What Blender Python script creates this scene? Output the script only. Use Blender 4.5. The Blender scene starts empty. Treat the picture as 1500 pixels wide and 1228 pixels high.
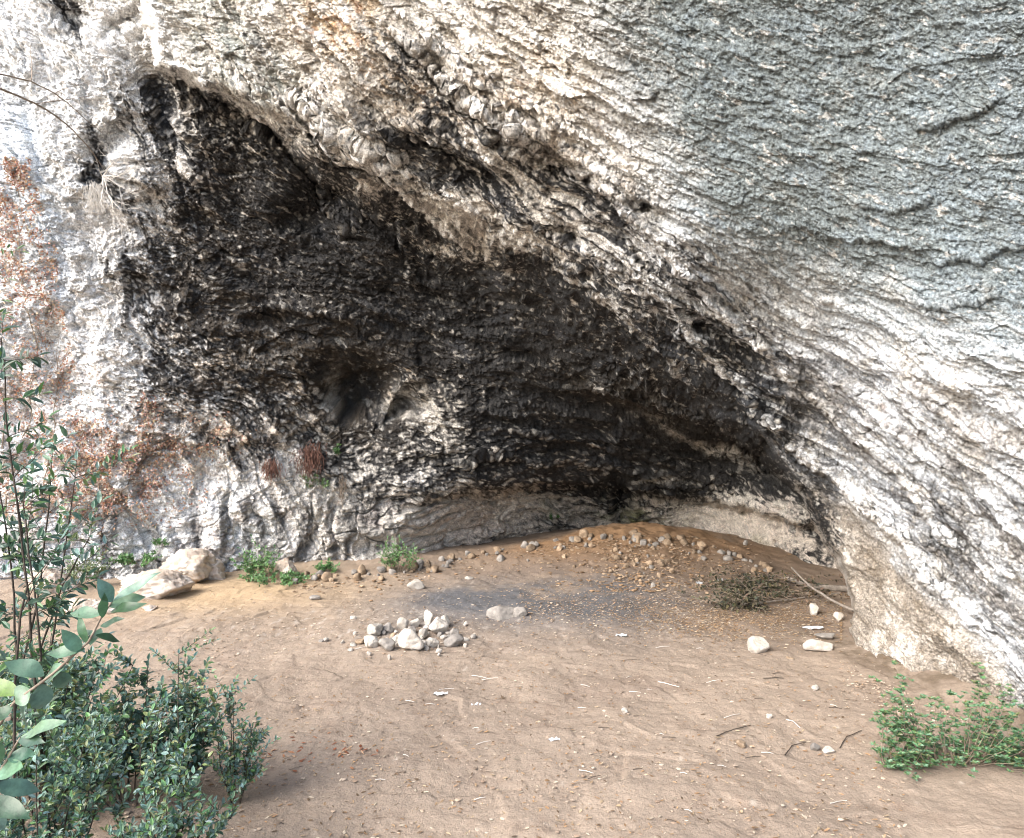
import bpy, math, random
import numpy as np
from mathutils import Vector, Matrix
F = np.float32
rng = np.random.default_rng(7)
random.seed(7)
sc = bpy.context.scene
COL = sc.collection
H = 2.6                      # camera height over the cave floor
FPX = 1000.0                 # focal length in photo pixels (photo is 1500 wide)

def sst(a, b, x):
    t = np.clip((x-a)/(b-a), 0, 1); return t*t*(3-2*t)
def mix(a, b, t): return a+(b-a)*t

# ------------------------------------------------------------------ noise
NP = 4096
_perm = rng.permutation(NP).astype(np.int32)
_ang = rng.random(NP)*2*np.pi
_gx = np.cos(_ang).astype(F); _gy = np.sin(_ang).astype(F)
def pn(x, y, seed=0):
    x = np.asarray(x, F); y = np.asarray(y, F)
    fx = np.floor(x); fy = np.floor(y)
    xi = fx.astype(np.int32)+seed*131; yi = fy.astype(np.int32)+seed*57
    x = x-fx; y = y-fy
    u = x*x*x*(x*(x*6-15)+10); v = y*y*y*(y*(y*6-15)+10)
    a = _perm[xi & 4095]; b = _perm[(xi+1) & 4095]
    def g(h, dx, dy): return _gx[h]*dx+_gy[h]*dy
    n00 = g(_perm[(a+yi) & 4095], x, y); n10 = g(_perm[(b+yi) & 4095], x-1, y)
    n01 = g(_perm[(a+yi+1) & 4095], x, y-1); n11 = g(_perm[(b+yi+1) & 4095], x-1, y-1)
    p = n00+u*(n10-n00); q = n01+u*(n11-n01)
    return (p+v*(q-p))*1.5
_r1 = rng.random(NP).astype(F); _r2 = rng.random(NP).astype(F); _r3 = (rng.random(NP)*2-1).astype(F); _r4 = (rng.random(NP)*2-1).astype(F); _r5 = (rng.random(NP)*2-1).astype(F)
def facet(x, y, seed=0, off=.45):
    """chipped rock: every jittered cell is its own tilted facet"""
    x = np.asarray(x, F); y = np.asarray(y, F); xi = np.floor(x).astype(np.int32); yi = np.floor(y).astype(np.int32)
    best = np.full(x.shape, 99, F); out = np.zeros(x.shape, F)
    for dx in (-1, 0, 1):
        for dy in (-1, 0, 1):
            cx = xi+dx; cy = yi+dy; h = _perm[(_perm[(cx+seed*131) & 4095]+cy+seed*57) & 4095]
            px = x-cx-_r1[h]; py = y-cy-_r2[h]; d = px*px+py*py; m = d < best
            out = np.where(m, (_r3[h]*px+_r4[h]*py)*1.3+_r5[h]*off, out); best = np.where(m, d, best)
    return out
def fbm(x, y, lams, seed=0, gain=0.5):
    r = 0; a = 1; t = 0
    for i, l in enumerate(lams):
        r = r+a*pn(x/l+i*7.3, y/l+i*3.1, seed+i*3); t += a*a; a *= gain
    return r/math.sqrt(t)

# ------------------------------------------------------------------ object helpers
def tag(o, label=None, cat=None, group=None, kind=None):
    if label: o['label'] = label
    if cat: o['category'] = cat
    if group: o['group'] = group
    if kind: o['kind'] = kind
    return o
def empty(name, loc):
    o = bpy.data.objects.new(name, None); COL.objects.link(o); o.location = loc
    o.empty_display_size = 0.1; return o
def mesh_obj(name, V, Fc, mat, parent=None, smooth=True, col=None, loc=None):
    """V (n,3); Fc (m,k) array of one polygon size, or a list of such arrays"""
    V = np.asarray(V, F)
    if not isinstance(Fc, list): Fc = [Fc]
    Fc = [np.asarray(f, np.int32) for f in Fc if len(f)]
    me = bpy.data.meshes.new(name)
    me.vertices.add(len(V)); me.vertices.foreach_set('co', V.ravel())
    nl = sum(f.size for f in Fc); npoly = sum(len(f) for f in Fc)
    me.loops.add(nl); me.polygons.add(npoly)
    me.loops.foreach_set('vertex_index', np.concatenate([f.ravel() for f in Fc]))
    st = []; s = 0
    for f in Fc:
        k = f.shape[1]; st.append(s+np.arange(len(f), dtype=np.int32)*k); s += f.size
    me.polygons.foreach_set('loop_start', np.concatenate(st).astype(np.int32))
    me.polygons.foreach_set('use_smooth', np.full(npoly, smooth))
    me.update(calc_edges=True)
    if col is not None:
        at = me.color_attributes.new('Col', 'FLOAT_COLOR', 'POINT')
        c4 = np.ones((len(V), 4), F); c4[:, :3] = col; at.data.foreach_set('color', c4.ravel())
    me.materials.append(mat)
    o = bpy.data.objects.new(name, me); COL.objects.link(o)
    if parent: o.parent = parent
    if loc is not None: o.location = loc
    return o

# ------------------------------------------------------------------ materials
def new_mat(name):
    m = bpy.data.materials.new(name); m.use_nodes = True
    nt = m.node_tree; b = nt.nodes['Principled BSDF']; return m, nt, b
def N(nt, t, **kw):
    n = nt.nodes.new(t)
    for k, v in kw.items():
        if k in n.inputs: n.inputs[k].default_value = v
        else: setattr(n, k, v)
    return n
def attr_mat(name, bumps, rough=0.9, vary=0.25, vscale=40.0, spec=0.2, lo=.25, hi=.75, det=5.0):
    """colour attribute of the surface, broken up by noise, with layered bump"""
    m, nt, b = new_mat(name); L = nt.links
    a = N(nt, 'ShaderNodeAttribute', attribute_name='Col')
    tc = N(nt, 'ShaderNodeTexCoord')
    n1 = N(nt, 'ShaderNodeTexNoise', Scale=vscale, Detail=det, Roughness=0.75)
    L.new(tc.outputs['Object'], n1.inputs['Vector'])
    mr = N(nt, 'ShaderNodeMapRange'); mr.inputs['From Min'].default_value = lo; mr.inputs['From Max'].default_value = hi
    mr.inputs['To Min'].default_value = 1-vary; mr.inputs['To Max'].default_value = 1+vary
    L.new(n1.outputs['Fac'], mr.inputs['Value'])
    mx = N(nt, 'ShaderNodeVectorMath', operation='SCALE')
    L.new(a.outputs['Color'], mx.inputs[0]); L.new(mr.outputs[0], mx.inputs['Scale'])
    L.new(mx.outputs[0], b.inputs['Base Color'])
    b.inputs['Roughness'].default_value = rough; b.inputs['Specular IOR Level'].default_value = spec
    prev = None
    for s, d in bumps:
        t = N(nt, 'ShaderNodeTexNoise', Scale=s, Detail=4.0, Roughness=0.65)
        L.new(tc.outputs['Object'], t.inputs['Vector'])
        bp = N(nt, 'ShaderNodeBump', Strength=1.0, Distance=d)
        L.new(t.outputs['Fac'], bp.inputs['Height'])
        if prev: L.new(prev.outputs[0], bp.inputs['Normal'])
        prev = bp
    L.new(prev.outputs[0], b.inputs['Normal'])
    return m
M_ROCK = attr_mat('weathered_limestone', [(14, .03), (40, .018), (110, .010)], .95, .62, 42, lo=.36, hi=.64, det=7.0)
M_GROUND = attr_mat('trodden_earth', [(35, .012), (120, .006)], .95, .25, 60)
def simple_mat(name, c1, c2, scale=12, rough=.8, bump=.004, bscale=60, trans=0, spec=.3, detail=5, obj_vary=0):
    m, nt, b = new_mat(name); L = nt.links
    tc = N(nt, 'ShaderNodeTexCoord'); n = N(nt, 'ShaderNodeTexNoise', Scale=scale, Detail=detail, Roughness=.65)
    L.new(tc.outputs['Object'], n.inputs['Vector'])
    r = N(nt, 'ShaderNodeValToRGB'); r.color_ramp.elements[0].position = .32; r.color_ramp.elements[1].position = .68
    r.color_ramp.elements[0].color = (*c1, 1); r.color_ramp.elements[1].color = (*c2, 1)
    L.new(n.outputs['Fac'], r.inputs['Fac']); out = r.outputs['Color']
    if obj_vary:
        oi = N(nt, 'ShaderNodeObjectInfo'); mr = N(nt, 'ShaderNodeMapRange')
        mr.inputs['To Min'].default_value = 1-obj_vary; mr.inputs['To Max'].default_value = 1+obj_vary*.6
        L.new(oi.outputs['Random'], mr.inputs['Value'])
        vm = N(nt, 'ShaderNodeVectorMath', operation='SCALE'); L.new(out, vm.inputs[0]); L.new(mr.outputs[0], vm.inputs['Scale']); out = vm.outputs[0]
    L.new(out, b.inputs['Base Color']); b.inputs['Roughness'].default_value = rough
    b.inputs['Specular IOR Level'].default_value = spec
    if bump:
        n2 = N(nt, 'ShaderNodeTexNoise', Scale=bscale, Detail=5.0, Roughness=.7); L.new(tc.outputs['Object'], n2.inputs['Vector'])
        bp = N(nt, 'ShaderNodeBump', Strength=1.0, Distance=bump); L.new(n2.outputs['Fac'], bp.inputs['Height']); L.new(bp.outputs[0], b.inputs['Normal'])
    return m
def leaf_mat(name, rough=.45, spec=.4, trans=.25):
    """leaf colour attribute, a little light passing through"""
    m, nt, b = new_mat(name); L = nt.links
    a = N(nt, 'ShaderNodeAttribute', attribute_name='Col')
    tc = N(nt, 'ShaderNodeTexCoord'); n1 = N(nt, 'ShaderNodeTexNoise', Scale=55.0, Detail=6.0, Roughness=.7); L.new(tc.outputs['Object'], n1.inputs['Vector'])
    mr = N(nt, 'ShaderNodeMapRange'); mr.inputs['From Min'].default_value = .3; mr.inputs['From Max'].default_value = .7; mr.inputs['To Min'].default_value = .6; mr.inputs['To Max'].default_value = 1.35
    L.new(n1.outputs['Fac'], mr.inputs['Value']); vm = N(nt, 'ShaderNodeVectorMath', operation='SCALE'); L.new(a.outputs['Color'], vm.inputs[0]); L.new(mr.outputs[0], vm.inputs['Scale'])
    L.new(vm.outputs[0], b.inputs['Base Color']); b.inputs['Roughness'].default_value = rough
    bp = N(nt, 'ShaderNodeBump', Strength=.5, Distance=.002); L.new(n1.outputs['Fac'], bp.inputs['Height']); L.new(bp.outputs[0], b.inputs['Normal'])
    b.inputs['Specular IOR Level'].default_value = spec
    tr = N(nt, 'ShaderNodeBsdfTranslucent'); L.new(a.outputs['Color'], tr.inputs['Color'])
    ms = N(nt, 'ShaderNodeMixShader', Fac=trans); out = nt.nodes['Material Output']
    L.new(b.outputs[0], ms.inputs[1]); L.new(tr.outputs[0], ms.inputs[2]); L.new(ms.outputs[0], out.inputs['Surface'])
    return m
M_LEAF = leaf_mat('green_leaf', .36, .5, .22)
M_DRYLEAF = leaf_mat('dry_leaf', .8, .1, .2)
M_STONE = simple_mat('pale_limestone', (.38, .34, .29), (.64, .60, .54), 9, .9, .018, 45, obj_vary=.22)
M_STONE_GREY = simple_mat('grey_limestone', (.17, .155, .14), (.33, .305, .275), 9, .9, .01, 30, obj_vary=.2)
M_STONE_TAN = simple_mat('earthy_stone', (.20, .14, .09), (.40, .31, .22), 14, .95, .008, 40, obj_vary=.35)
M_BOULDER = simple_mat('warm_limestone', (.42, .32, .24), (.72, .65, .57), 4.5, .9, .035, 22)
M_GRAVEL = attr_mat('gravel', [(60, .003)], .95, .2, 50)
M_BARK = simple_mat('dark_bark', (.035, .028, .022), (.09, .07, .055), 60, .85, .001, 200)
M_TWIG = simple_mat('dry_twig', (.16, .12, .09), (.34, .28, .22), 40, .85, .001, 200)
M_ROOT = simple_mat('bleached_root', (.45, .42, .38), (.68, .65, .60), 40, .85, .001, 200)
M_LOG = simple_mat('weathered_wood', (.14, .12, .10), (.34, .30, .26), 20, .85, .003, 90)
M_PAPER = simple_mat('white_litter', (.66, .69, .72), (.85, .87, .9), 8, .5, .002, 30)

# ------------------------------------------------------------------ cave rock: base form
def rbf(pts, X, Y, lam=0.0):
    P = np.array([[p[0]/500, p[1]/500] for p in pts]); z = np.array([p[2] for p in pts], float)
    n = len(P)
    def k(r2): return 0.5*r2*np.log(r2+1e-9)
    A = np.zeros((n+3, n+3)); d2 = ((P[:, None]-P[None])**2).sum(-1)
    A[:n, :n] = k(d2)+lam*np.eye(n); A[:n, n] = 1; A[:n, n+1:] = P; A[n, :n] = 1; A[n+1:, :n] = P.T
    w = np.linalg.solve(A, np.concatenate([z, [0, 0, 0]]))
    out = np.full(X.shape, w[n], F)+F(w[n+1])*(X/500).astype(F)+F(w[n+2])*(Y/500).astype(F)
    for i in range(n):
        r2 = ((X/500-P[i, 0])**2+(Y/500-P[i, 1])**2).astype(F)
        out += F(w[i]*0.5)*r2*np.log(r2+F(1e-7))
    return out
BACK = [(-1000, 0, 15), (-1000, 700, 16), (-400, -500, 12), (-400, 0, 12.3), (-400, 600, 12.8), (-400, 1200, 12.8), (0, -300, 10.0),
        (0, 0, 10.3), (110, 200, 10.1), (0, 400, 10.8), (200, 150, 10.1), (200, -300, 9.0), (300, 200, 10.5), (300, 400, 11), (100, 700, 11), (0, 850, 11.1),
        (150, 850, 11.3), (350, 820, 11.6), (350, 600, 11.5), (500, 300, 10.7), (500, 600, 12.2), (500, 820, 12.1), (600, 800, 12.6),
        (700, 790, 13.6), (700, 680, 13.1), (700, 500, 11.7), (850, 600, 12.6), (850, 700, 14.6), (900, 770, 15.8), (1000, 790, 15.4),
        (1000, 700, 15.4), (1000, 640, 13.6), (1100, 700, 14.2), (1100, 810, 13), (1200, 845, 11.4), (1250, 880, 10.4), (1350, 950, 9.6),
        (1600, 1000, 9), (0, 1250, 10.9), (500, 1250, 12.1), (900, 1250, 15.2), (1200, 1250, 11.4), (600, 0, 9.5), (1500, 300, 8), (2200, 600, 7)]
FRONT = [(1245, 970, 7.6), (1255, 870, 8.1), (1180, 740, 8.9), (1100, 650, 9.3), (1000, 560, 9.0), (1500, 1070, 5.9), (1400, 920, 6.5), (1300, 820, 7.4),
         (1500, 860, 5.5), (1300, 600, 5.9), (1500, 400, 4.5), (1500, 0, 4.0), (1250, 200, 4.9), (1250, 0, 4.6), (1000, 0, 5.2), (1000, 200, 5.7),
         (1000, 400, 6.7), (750, 0, 6.0), (750, 200, 7.0), (750, 370, 8.5), (500, 0, 7.3), (500, 150, 8.1), (250, 0, 8.6), (300, 110, 8.9), (0, 0, 10.0), (550, 260, 9.0),
         (400, 170, 8.9), (0, 400, 10), (300, 700, 11), (700, 700, 10), (1240, 1250, 7.6), (1500, 1250, 5.9), (1900, 1250, 4.3), (1900, 600, 3.7), (2500, 600, 2.7), (1900, -300, 3.2),
         (750, -500, 4.4), (1300, -600, 3.5), (250, -500, 6.6), (750, -1200, 3.4), (2000, -1200, 2.6), (-500, -500, 11), (-800, 0, 13), (-800, 900, 13), (-300, -1200, 9)]
EDGE = [(150, -1500, 40), (190, -300, 30), (212, -20, 14), (236, 98, 8), (300, 128, 8), (395, 178, 9), (430, 215, 10), (480, 258, 14), (560, 300, 26), (680, 352, 60), (800, 430, 100),
        (950, 548, 90), (1050, 612, 45), (1120, 655, 20), (1165, 705, 9), (1200, 772, 8), (1243, 845, 7), (1250, 900, 7), (1240, 960, 8), (1232, 1100, 10), (1225, 1500, 10)]
def edge_field(X, Y):
    """signed distance to the arch edge (positive: front rock) over the local width"""
    best = np.full(X.shape, 1e9, F); sgn = np.ones(X.shape, F); wd = np.ones(X.shape, F)
    for (x0, y0, w0), (x1, y1, w1) in zip(EDGE[:-1], EDGE[1:]):
        dx, dy = x1-x0, y1-y0; L2 = dx*dx+dy*dy
        t = np.clip(((X-x0)*dx+(Y-y0)*dy)/L2, 0, 1)
        qx = X-(x0+t*dx); qy = Y-(y0+t*dy); d = qx*qx+qy*qy
        m = d < best
        best = np.where(m, d, best); s = np.where(dx*(Y-y0)-dy*(X-x0) < 0, 1, -1)
        sgn = np.where(m, s, sgn); wd = np.where(m, w0+(w1-w0)*t, wd)
    return sgn*np.sqrt(best), wd
ANG = [(50, 100, 75), (150, 300, 65), (250, 50, 62), (450, 100, 50), (300, 250, 40), (350, 400, 12), (200, 600, 15), (100, 500, 60), (600, 150, 44), (700, 300, 42), (600, 450, 12), (900, 150, 32),
       (900, 400, 35), (800, 550, 8), (1000, 600, 18), (1100, 400, 36), (1300, 300, 20), (1400, 100, -10), (1450, 350, 6), (1200, 650, 36), (1350, 600, 33), (1350, 850, 48),
       (1480, 900, 42), (900, 680, 0), (700, 680, -5), (1150, 690, 20), (600, 800, -20), (300, 780, 80), (450, 780, 60), (1000, 780, 5), (1300, 900, 52), (1480, 700, 35), (100, 900, 60), (1200, 800, 12), (650, 50, 42)]
def idw(pts, X, Y, p=3.0, r0=40.0):
    s = np.zeros(X.shape, F); w = np.zeros(X.shape, F)
    for a, b, v in pts:
        k = ((X-a)**2+(Y-b)**2+r0*r0).astype(F)**(-p/2)*F(1e6); s += k*v; w += k
    return s/w
# stain grids read off the rock: one digit every 50 units, rows 0..1000
SOOT = """
1 1 6 2 1 2 3 3 2 1 0 3 1 0 0 0 0 0 0 0 0 0 0 0 0 0 0 0 0 0 0
1 1 4 2 1 1 3 3 3 1 1 4 2 0 0 0 0 0 0 0 0 0 0 0 0 0 0 0 0 0 0
1 1 1 1 2 4 2 3 3 2 2 3 5 1 0 0 0 0 0 0 0 0 0 0 0 0 0 0 0 0 0
0 0 1 3 5 7 7 4 2 2 2 4 4 5 3 1 0 0 0 0 0 0 0 0 0 0 0 0 0 0 0
0 0 1 5 4 6 8 8 7 3 2 3 7 6 3 3 1 0 0 0 0 0 0 0 0 0 0 0 0 0 0
0 0 2 7 3 6 8 8 8 8 6 2 3 7 7 3 5 3 1 1 0 0 0 0 0 0 0 0 0 0 0
0 0 2 4 5 6 8 9 8 8 8 7 4 3 3 6 5 4 4 3 2 1 0 0 0 0 0 0 0 0 0
0 0 1 2 6 6 8 8 8 9 9 9 8 6 4 4 5 5 5 4 3 2 1 0 0 0 0 0 0 0 0
0 0 0 2 7 8 8 7 8 9 9 9 8 9 8 7 7 7 6 5 5 4 3 2 1 0 0 0 1 1 0
0 0 0 1 5 7 8 8 8 8 9 9 9 9 9 8 8 8 7 7 6 5 4 3 2 1 1 0 0 1 1
0 0 0 1 3 6 7 8 8 8 8 9 9 8 9 9 9 8 8 8 7 6 6 4 4 3 2 1 0 0 0
0 0 1 2 3 7 6 7 7 7 9 9 7 7 9 9 9 9 8 8 8 8 7 5 5 5 4 2 1 0 0
0 0 1 2 4 5 6 6 6 5 9 8 5 6 8 9 9 9 9 9 9 9 8 6 5 5 4 4 2 1 0
0 0 0 1 2 3 4 6 5 5 7 7 6 6 7 7 8 9 9 9 9 9 9 8 5 5 5 4 4 3 2
0 0 1 1 1 1 2 4 3 3 5 6 6 6 7 7 8 8 8 8 9 9 9 8 8 5 5 5 5 4 3
0 0 1 1 1 1 3 2 3 4 5 5 5 5 4 4 4 4 6 5 3 3 3 4 6 1 6 6 6 5 5
0 0 1 1 1 2 3 3 2 3 4 4 3 4 6 5 4 4 3 2 1 2 2 5 7 1 1 5 5 5 5
0 0 0 1 1 2 3 3 3 3 4 4 4 5 6 5 4 3 3 2 2 3 5 7 7 1 0 1 5 5 5
0 0 0 0 0 1 2 3 3 3 4 4 4 5 6 5 4 3 3 3 3 4 6 7 6 0 0 0 2 6 5
0 0 0 0 0 1 2 3 3 3 4 4 4 5 6 5 4 3 3 3 3 4 6 7 3 0 0 0 0 3 6
0 0 0 0 0 1 2 3 3 3 4 4 4 5 6 5 4 3 3 3 3 4 6 7 1 0 0 0 0 1 5"""
SOOT = np.array([[int(c) for c in r.split()] for r in SOOT.strip().split('\n')], F)/9
def grid_sample(G, X, Y, s=50.0):
    x = np.clip(X/s, 0, G.shape[1]-1.001); y = np.clip(Y/s, 0, G.shape[0]-1.001)
    i = x.astype(np.int32); j = y.astype(np.int32); u = (x-i).astype(F); v = (y-j).astype(F)
    u = u*u*(3-2*u); v = v*v*(3-2*v)
    return (G[j, i]*(1-u)+G[j, i+1]*u)*(1-v)+(G[j+1, i]*(1-u)+G[j+1, i+1]*u)*v
def blobs(L, X, Y):
    """soft elliptical patches (cx, cy, rx, ry, angle down-right, amount)"""
    out = np.zeros(X.shape, F)
    for cx, cy, rx, ry, an, am in L:
        c, s = math.cos(math.radians(an)), math.sin(math.radians(an))
        u = ((X-cx)*c+(Y-cy)*s)/rx; v = (-(X-cx)*s+(Y-cy)*c)/ry
        out = np.maximum(out, am*np.exp(-(u*u+v*v)**1.3).astype(F))
    return out

def axis(lo, a, b, hi, step, grow=1.09):
    mid = list(np.arange(a, b, step)); l = []; x = a; s = step
    while x > lo: s *= grow; x -= s; l.append(x)
    r = []; x = mid[-1]; s = step
    while x < hi: s *= grow; x += s; r.append(x)
    return np.array(l[::-1]+mid+r)
STEP = 1.15
ax = axis(-1050, -30, 1530, 2500, STEP); ay = axis(-1300, -30, 1090, 1300, STEP)
X, Y = np.meshgrid(ax, ay); X = X.astype(F); Y = Y.astype(F)
# wander of the arch edge and stain outlines
wx = fbm(X, Y, (140, 60, 26), 11)*1.0; wy = fbm(X, Y, (140, 60, 26), 23)
XW = X+wx*16; YW = Y+wy*16
Df = rbf(FRONT, X, Y, .002); Db = rbf(BACK, X, Y, .002)
sd, wd = edge_field(X+fbm(X, Y, (70, 30, 14), 31)*9, Y+fbm(X, Y, (70, 30, 14), 41)*9)
tf = sst(-1, 1, sd/wd)
# lip: front rock swells a little before it ends
D = Db+(np.minimum(Df, Db-0.05)-Db)*tf
# hollows and swellings of the rock (positive: deeper)
D += blobs([(520, 568, 46, 38, 0, 1.0), (600, 590, 22, 34, 60, .35), (150, 225, 24, 38, 30, .22), (600, 300, 60, 26, 30, .5), (470, 290, 40, 60, 40, .4), (380, 165, 60, 16, 30, .5),
            (640, 92, 26, 9, 42, .3), (680, 235, 70, 20, 40, .28), (800, 225, 60, 20, 32, .32), (738, 185, 8, 24, 20, .25),
            (835, 338, 26, 11, 35, .28), (945, 302, 14, 10, 10, .25), (905, 735, 14, 30, 0, .7), (110, 25, 36, 22, 35, .2), (180, 35, 14, 40, 60, .12), (240, 160, 14, 60, -25, .3)], X, Y)
# low shelf: the black bed juts out over the pale wall at the back
shelf = np.interp(X[0], [500, 620, 700, 800, 900, 1000, 1100, 1180], [770, 725, 712, 698, 705, 718, 738, 760]).astype(F)[None, :]
shelf = shelf+fbm(X, Y, (120, 40, 15), 51)*7
shm = sst(560, 700, X)*(1-tf)
D += shm*(sst(0, 16, Y-shelf)*.75-np.exp(-((Y-shelf+22)/30)**2)*.25)
# big blocks and flutes low on the left wall
low = sst(690, 760, Y+fbm(X, Y, (90,), 5)*30)*(1-sst(500, 640, X))*(1-tf)
fl = np.abs(pn(X/55+wx*.4, Y/160, 61)); D -= low*(.32*sst(0, .35, fl)-.1)*.3
lowb = sst(700, 745, Y)*sst(480, 560, X)*(1-tf)
# lips and ribs: (points, step forward in m, how far the swelling reaches back, pale rim, shade painted under it in soot colour)
LIPS = [([(236, 98), (300, 130), (350, 158), (395, 180), (428, 214)], .32, 34, .35, .8),
        ([(425, 130), (452, 168), (500, 232), (560, 246), (600, 296), (645, 335), (705, 368)], .42, 30, .8, .7),
        ([(505, 205), (540, 226), (590, 238)], .16, 16, .3, .8),
        ([(560, 20), (612, 84), (668, 142), (735, 185), (800, 232), (870, 272), (960, 345)], .34, 46, .3, .6),
        ([(735, 160), (742, 195), (790, 232)], .25, 22, .2, .6),
        ([(596, 190), (650, 214), (716, 262)], .16, 20, .2, .7),
        ([(705, 330), (790, 385), (880, 440), (960, 520), (1040, 590)], .3, 34, .8, .4),
        ([(870, 350), (960, 440), (1050, 545), (1150, 655), (1240, 722), (1300, 780), (1400, 905)], .46, 44, 1.0, .5),
        ([(900, 300), (1000, 400), (1100, 505), (1200, 600), (1300, 690), (1420, 830)], .26, 34, .9, .4),
        ([(840, 570), (920, 590), (1000, 612), (1080, 648), (1140, 682)], .9, 44, .25, 1.0),
        ([(1060, 660), (1120, 684), (1168, 712), (1180, 742)], .25, 12, .9, .8),
        ([(690, 628), (800, 640), (900, 662), (1020, 690)], .22, 20, .3, .6),
        ([(620, 690), (720, 672), (840, 682), (960, 700), (1090, 722)], .2, 18, .3, .5),
        ([(1140, 330), (1200, 350), (1290, 352), (1370, 380)], .06, 24, 0, 0),
        ([(1330, 190), (1400, 180), (1480, 140)], .045, 20, 0, 0), ([(1250, 300), (1330, 310), (1380, 290)], .04, 16, 0, 0),
        ([(1360, 390), (1440, 378), (1520, 350)], .05, 20, 0, 0), ([(1300, 440), (1380, 452), (1480, 430)], .045, 18, 0, 0),
        ([(330, 470), (420, 455), (500, 470), (560, 500)], .2, 26, .2, .3), ([(200, 640), (330, 655), (420, 640)], .12, 22, 0, .2),
        ([(560, 250), (590, 350), (600, 430)], .16, 26, .28, .3), ([(240, 110), (262, 200), (300, 300), (296, 380)], .08, 30, .25, .2), ([(470, 250), (475, 300), (500, 350)], .25, 20, 0, .5)]
DSM = D.copy()
rimm = np.zeros(X.shape, F); lip_shade = np.zeros(X.shape, F)
ew = X+fbm(X, Y, (60, 26, 11, 5), 331, .7)*9; eh = Y+fbm(X, Y, (60, 26, 11, 5), 341, .7)*9
for pts, stp, rch, rim, shd_ in LIPS:
    pa = np.array(pts); m0 = 3.2*rch+30
    i0, i1 = np.searchsorted(ax, [pa[:, 0].min()-m0, pa[:, 0].max()+m0]); j0, j1 = np.searchsorted(ay, [pa[:, 1].min()-m0, pa[:, 1].max()+m0])
    x_ = ew[j0:j1, i0:i1]; y_ = eh[j0:j1, i0:i1]; best = np.full(x_.shape, 1e9, F); sg = np.ones(x_.shape, F); tt = np.zeros(x_.shape, F)
    seg = np.hypot(*(pa[1:]-pa[:-1]).T); cum = np.concatenate([[0], np.cumsum(seg)])/seg.sum()
    for k in range(len(pa)-1):
        (a0, b0), (a1, b1) = pa[k], pa[k+1]; dx, dy = a1-a0, b1-b0; t = np.clip(((x_-a0)*dx+(y_-b0)*dy)/(dx*dx+dy*dy), 0, 1)
        d = (x_-a0-t*dx)**2+(y_-b0-t*dy)**2; m = d < best; best = np.where(m, d, best)
        sg = np.where(m, np.where(dx*(y_-b0)-dy*(x_-a0) < 0, 1, -1), sg); tt = np.where(m, cum[k]+(cum[k+1]-cum[k])*t, tt)
    sdl = sg*np.sqrt(best); tap = sst(0, .14, tt)*sst(1, .86, tt)
    up = sst(-3.5, 3.5, sdl)*np.exp(-np.maximum(sdl, 0)/rch)
    D[j0:j1, i0:i1] -= stp*tap*up
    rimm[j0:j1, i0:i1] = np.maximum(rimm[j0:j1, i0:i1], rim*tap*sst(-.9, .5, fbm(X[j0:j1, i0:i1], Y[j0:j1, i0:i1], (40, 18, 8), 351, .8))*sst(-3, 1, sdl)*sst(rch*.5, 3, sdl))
    lip_shade[j0:j1, i0:i1] = np.maximum(lip_shade[j0:j1, i0:i1], shd_*tap*sst(1, -3, sdl)*sst(-rch*1.3, -4, sdl))
P0 = np.stack([(X-750)/FPX*D, D, H-(Y-614)/FPX*D], -1)
def normals(P):
    du = np.gradient(P, axis=1); dv = np.gradient(P, axis=0)
    n = np.cross(du, dv); n /= np.linalg.norm(n, axis=-1, keepdims=True)+1e-9
    return n.astype(F)
Nb = normals(P0)
flip = (Nb*P0).sum(-1) > 0
# smooth normal for displacement: blend of surface normal and view direction
Vd = -P0/np.linalg.norm(P0, axis=-1, keepdims=True)
Nb0 = np.where(flip[..., None], -Nb, Nb); Nb = Nb0*.85+Vd*.4
Nb /= np.linalg.norm(Nb, axis=-1, keepdims=True)

# ---- directional noise, aligned with the bedding
# noise coordinates follow the surface into depth, so texture is not smeared where the rock recedes
LD = np.log(DSM).astype(F)
XN = X-F(300)*(LD-F(2.2)); YN = Y+F(420)*(LD-F(2.2))
XO, YO = XW, YW
XW = XN+wx*14; YW = YN+wy*14
ang = idw(ANG, X, Y)+pn(X/160, Y/160, 77)*9
gyv, gxv = np.gradient(LD, ay, ax); ca = np.cos(np.radians(ang)); sa = np.sin(np.radians(ang))
gd = np.clip(gxv*ca+gyv*sa, -.004, .004)
ang = np.degrees(np.arctan2(sa+420*gd, ca-300*gd)).astype(F)
del gyv, gxv, ca, sa, gd
KS = np.arange(-90, 89, 22.5)
def dirnoise(lams, ratio, seed, shape=None, gain=1.0, shift=0.0):
    out = np.zeros(X.shape, F).ravel(); a_ = (ang.ravel()+shift); xf = XW.ravel(); yf = YW.ravel()
    nrm = np.zeros_like(out)
    for i, k in enumerate(KS):
        dk = np.abs((a_-k+90) % 180-90); w = np.clip(1-dk/22.5, 0, 1)
        idx = np.nonzero(w > 0)[0]
        if not len(idx): continue
        c, s = math.cos(math.radians(k)), math.sin(math.radians(k))
        x = xf[idx]; y = yf[idx]; u = (x*c+y*s); v = (-x*s+y*c)
        acc = 0
        g = 1.0
        for j, l in enumerate(lams):
            n = pn(u/(l*ratio)+i*3.7, v/l+j*5.1, seed+i*5+j*11)
            if shape == 'ridge': n = (0.32-np.abs(n))*2
            if shape == 'facet': n = facet(u/(l*ratio)+i*3.7, v/l+j*5.1, seed+i*5+j*11)
            acc = acc+n*g*(l if gain == 'lam' else 1); 
            if gain != 'lam': g *= gain
        out[idx] += w[idx]*acc; nrm[idx] += w[idx]**2
    return (out/np.sqrt(np.maximum(nrm, .3))).reshape(X.shape)

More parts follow.
